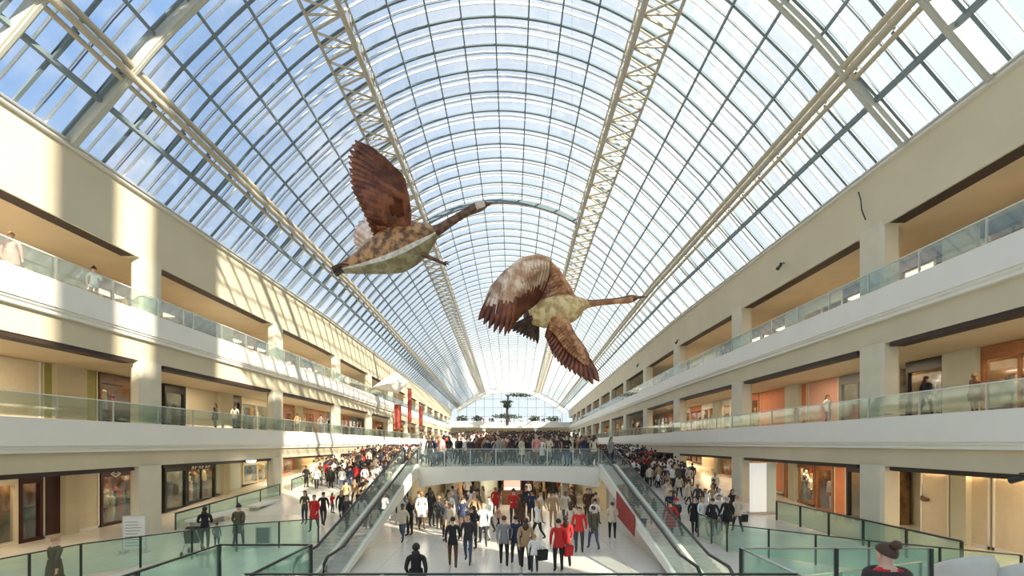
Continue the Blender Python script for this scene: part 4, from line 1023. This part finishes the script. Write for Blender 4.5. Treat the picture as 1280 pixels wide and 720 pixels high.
# white folded sculpture among the left galleries
c = P(492, 478, 58); root = empty('folded_sculpture', c, label='white faceted hanging sculpture at the far left above the middle gallery', cat='sculpture')
m = MB(); m.add([(-2.6,0,-.6),(0.2,-.5,1.2),(1.9,0,.1),(.4,.4,-1.3),(-.3,-.9,-.2),(-.1,.9,.2)], [(0,4,1),(1,4,2),(2,4,3),(3,4,0),(0,1,5),(1,2,5),(2,3,5),(3,0,5)]); m.build('faceted_shell', mat('white folded shell', (.85,.82,.76), .6), root)
m = MB(); m.bar((0,0,.8),(0,0,6.5),.008,n=4); m.build('suspension_wire', WIRE, root)

# unseen block added on the sun side, gaps shaped to stripe the left wall
BLOCKM = mat('grey sun blocker', (.35,.34,.32), .7, var=.1)
m = MB()
for (a, b, x0, x1, z0, z1) in ((-60, -3.5, 22.5, 27.5, 0, 31.5), (-20.7, -18.2, 22.7, 27.3, 31.5, 48), (-16.0, -11.3, 22.7, 27.3, 31.5, 48)):
    fp = [(x0, a), (x0, b), (x1, b-5), (x1, a-5)]
    m.add([(x, y, z0) for x, y in fp] + [(x, y, z1) for x, y in fp], [(3,2,1,0), (4,5,6,7), (0,1,5,4), (1,2,6,5), (2,3,7,6), (3,0,4,7)])
tag(m.build('sun_blocker', BLOCKM), 'unseen grey block with two upper slabs, added to shade the left walls', 'building')

# ------------------------------------------------------------------ sky, sun, camera
w = bpy.data.worlds.new('sky'); bpy.context.scene.world = w; w.use_nodes = True; nt = w.node_tree; bg = nt.nodes['Background']
tc = nt.nodes.new('ShaderNodeTexCoord'); sep = nt.nodes.new('ShaderNodeSeparateXYZ'); nt.links.new(tc.outputs['Generated'], sep.inputs[0])
mr = nt.nodes.new('ShaderNodeMapRange'); mr.inputs[1].default_value = -.75; mr.inputs[2].default_value = .25; nt.links.new(sep.outputs['X'], mr.inputs[0])
n1 = nt.nodes.new('ShaderNodeTexNoise'); n1.inputs['Scale'].default_value = 4.5; n1.inputs['Detail'].default_value = 7; n1.inputs['Roughness'].default_value = .6; nt.links.new(tc.outputs['Generated'], n1.inputs['Vector'])
cl = nt.nodes.new('ShaderNodeMapRange'); cl.inputs[1].default_value = .45; cl.inputs[2].default_value = .72; cl.inputs[4].default_value = .75; nt.links.new(n1.outputs['Fac'], cl.inputs[0])
mixa = nt.nodes.new('ShaderNodeMixRGB'); mixa.inputs[1].default_value = (.12,.33,.72,1); mixa.inputs[2].default_value = (.78,.87,.92,1); nt.links.new(mr.outputs[0], mixa.inputs[0])
hz = nt.nodes.new('ShaderNodeMapRange'); hz.inputs[1].default_value = .55; hz.inputs[2].default_value = .1; nt.links.new(sep.outputs['Z'], hz.inputs[0])
mixh = nt.nodes.new('ShaderNodeMixRGB'); mixh.inputs[2].default_value = (.74,.83,.87,1); nt.links.new(hz.outputs[0], mixh.inputs[0]); nt.links.new(mixa.outputs[0], mixh.inputs[1])
mixb = nt.nodes.new('ShaderNodeMixRGB'); mixb.inputs[2].default_value = (.95,.96,.96,1); nt.links.new(cl.outputs[0], mixb.inputs[0]); nt.links.new(mixh.outputs[0], mixb.inputs[1])
nt.links.new(mixb.outputs[0], bg.inputs['Color']); bg.inputs['Strength'].default_value = 1.02
sl = bpy.data.lights.new('sun', 'SUN'); sl.energy = 11.0; sl.angle = .01; sl.color = (1., .90, .74)
so = bpy.data.objects.new('sun', sl); C.objects.link(so); so.rotation_euler = Vector((-1., 1., -.63)).to_track_quat('-Z', 'Y').to_euler()
# fill lights added under each gallery ceiling, without lamp bodies
k = 0
for sd in (-1, 1):
    S = SIDE[sd]
    for lv, zo in ((1, S['o1']), (2, S['o2']), (3, S['o3'])):
        for yy in S['ys'][:4]:
            for off in (4, 8):
                y = yy + off - (0 if True else 0)
                if y > 60: continue
                ll = bpy.data.lights.new('gallery_fill_light', 'AREA'); ll.shape = 'RECTANGLE'; ll.size = .8; ll.size_y = 2.5; ll.energy = 55; ll.color = (1., .80, .55)
                lo = bpy.data.objects.new('gallery_fill_light', ll); C.objects.link(lo); lo.location = (sd*(18+spl(y)), y, zo-.03)
for x, y in ((-2, 31), (3, 31), (-2, 38), (3, 38), (.6, 45), (.6, 52)):  # fill lights added to brighten the dark space below the deck
    ll = bpy.data.lights.new('deck_fill_light', 'AREA'); ll.shape = 'RECTANGLE'; ll.size = 2.4; ll.size_y = 1.2; ll.energy = 90; ll.color = (1., .86, .66)
    lo = bpy.data.objects.new('deck_fill_light', ll); C.objects.link(lo); lo.location = (x, y, 2.46)
cam = bpy.data.cameras.new('camera'); co = bpy.data.objects.new('camera', cam); C.objects.link(co)
co.location = (EX, 0, EZ); co.rotation_euler = (PI/2, 0, 0); cam.sensor_width = 36; cam.lens = 36*F/1280; cam.shift_x = -1/1280; cam.shift_y = (554-360)/1280; cam.clip_end = 600
sc = bpy.context.scene; sc.camera = co
sc.view_settings.view_transform = 'Standard'; sc.view_settings.look = 'None'; sc.view_settings.gamma = 1; sc.view_settings.use_curve_mapping = False; sc.view_settings.exposure = .2
sc.cycles.transparent_max_bounces = 24; sc.cycles.max_bounces = 8
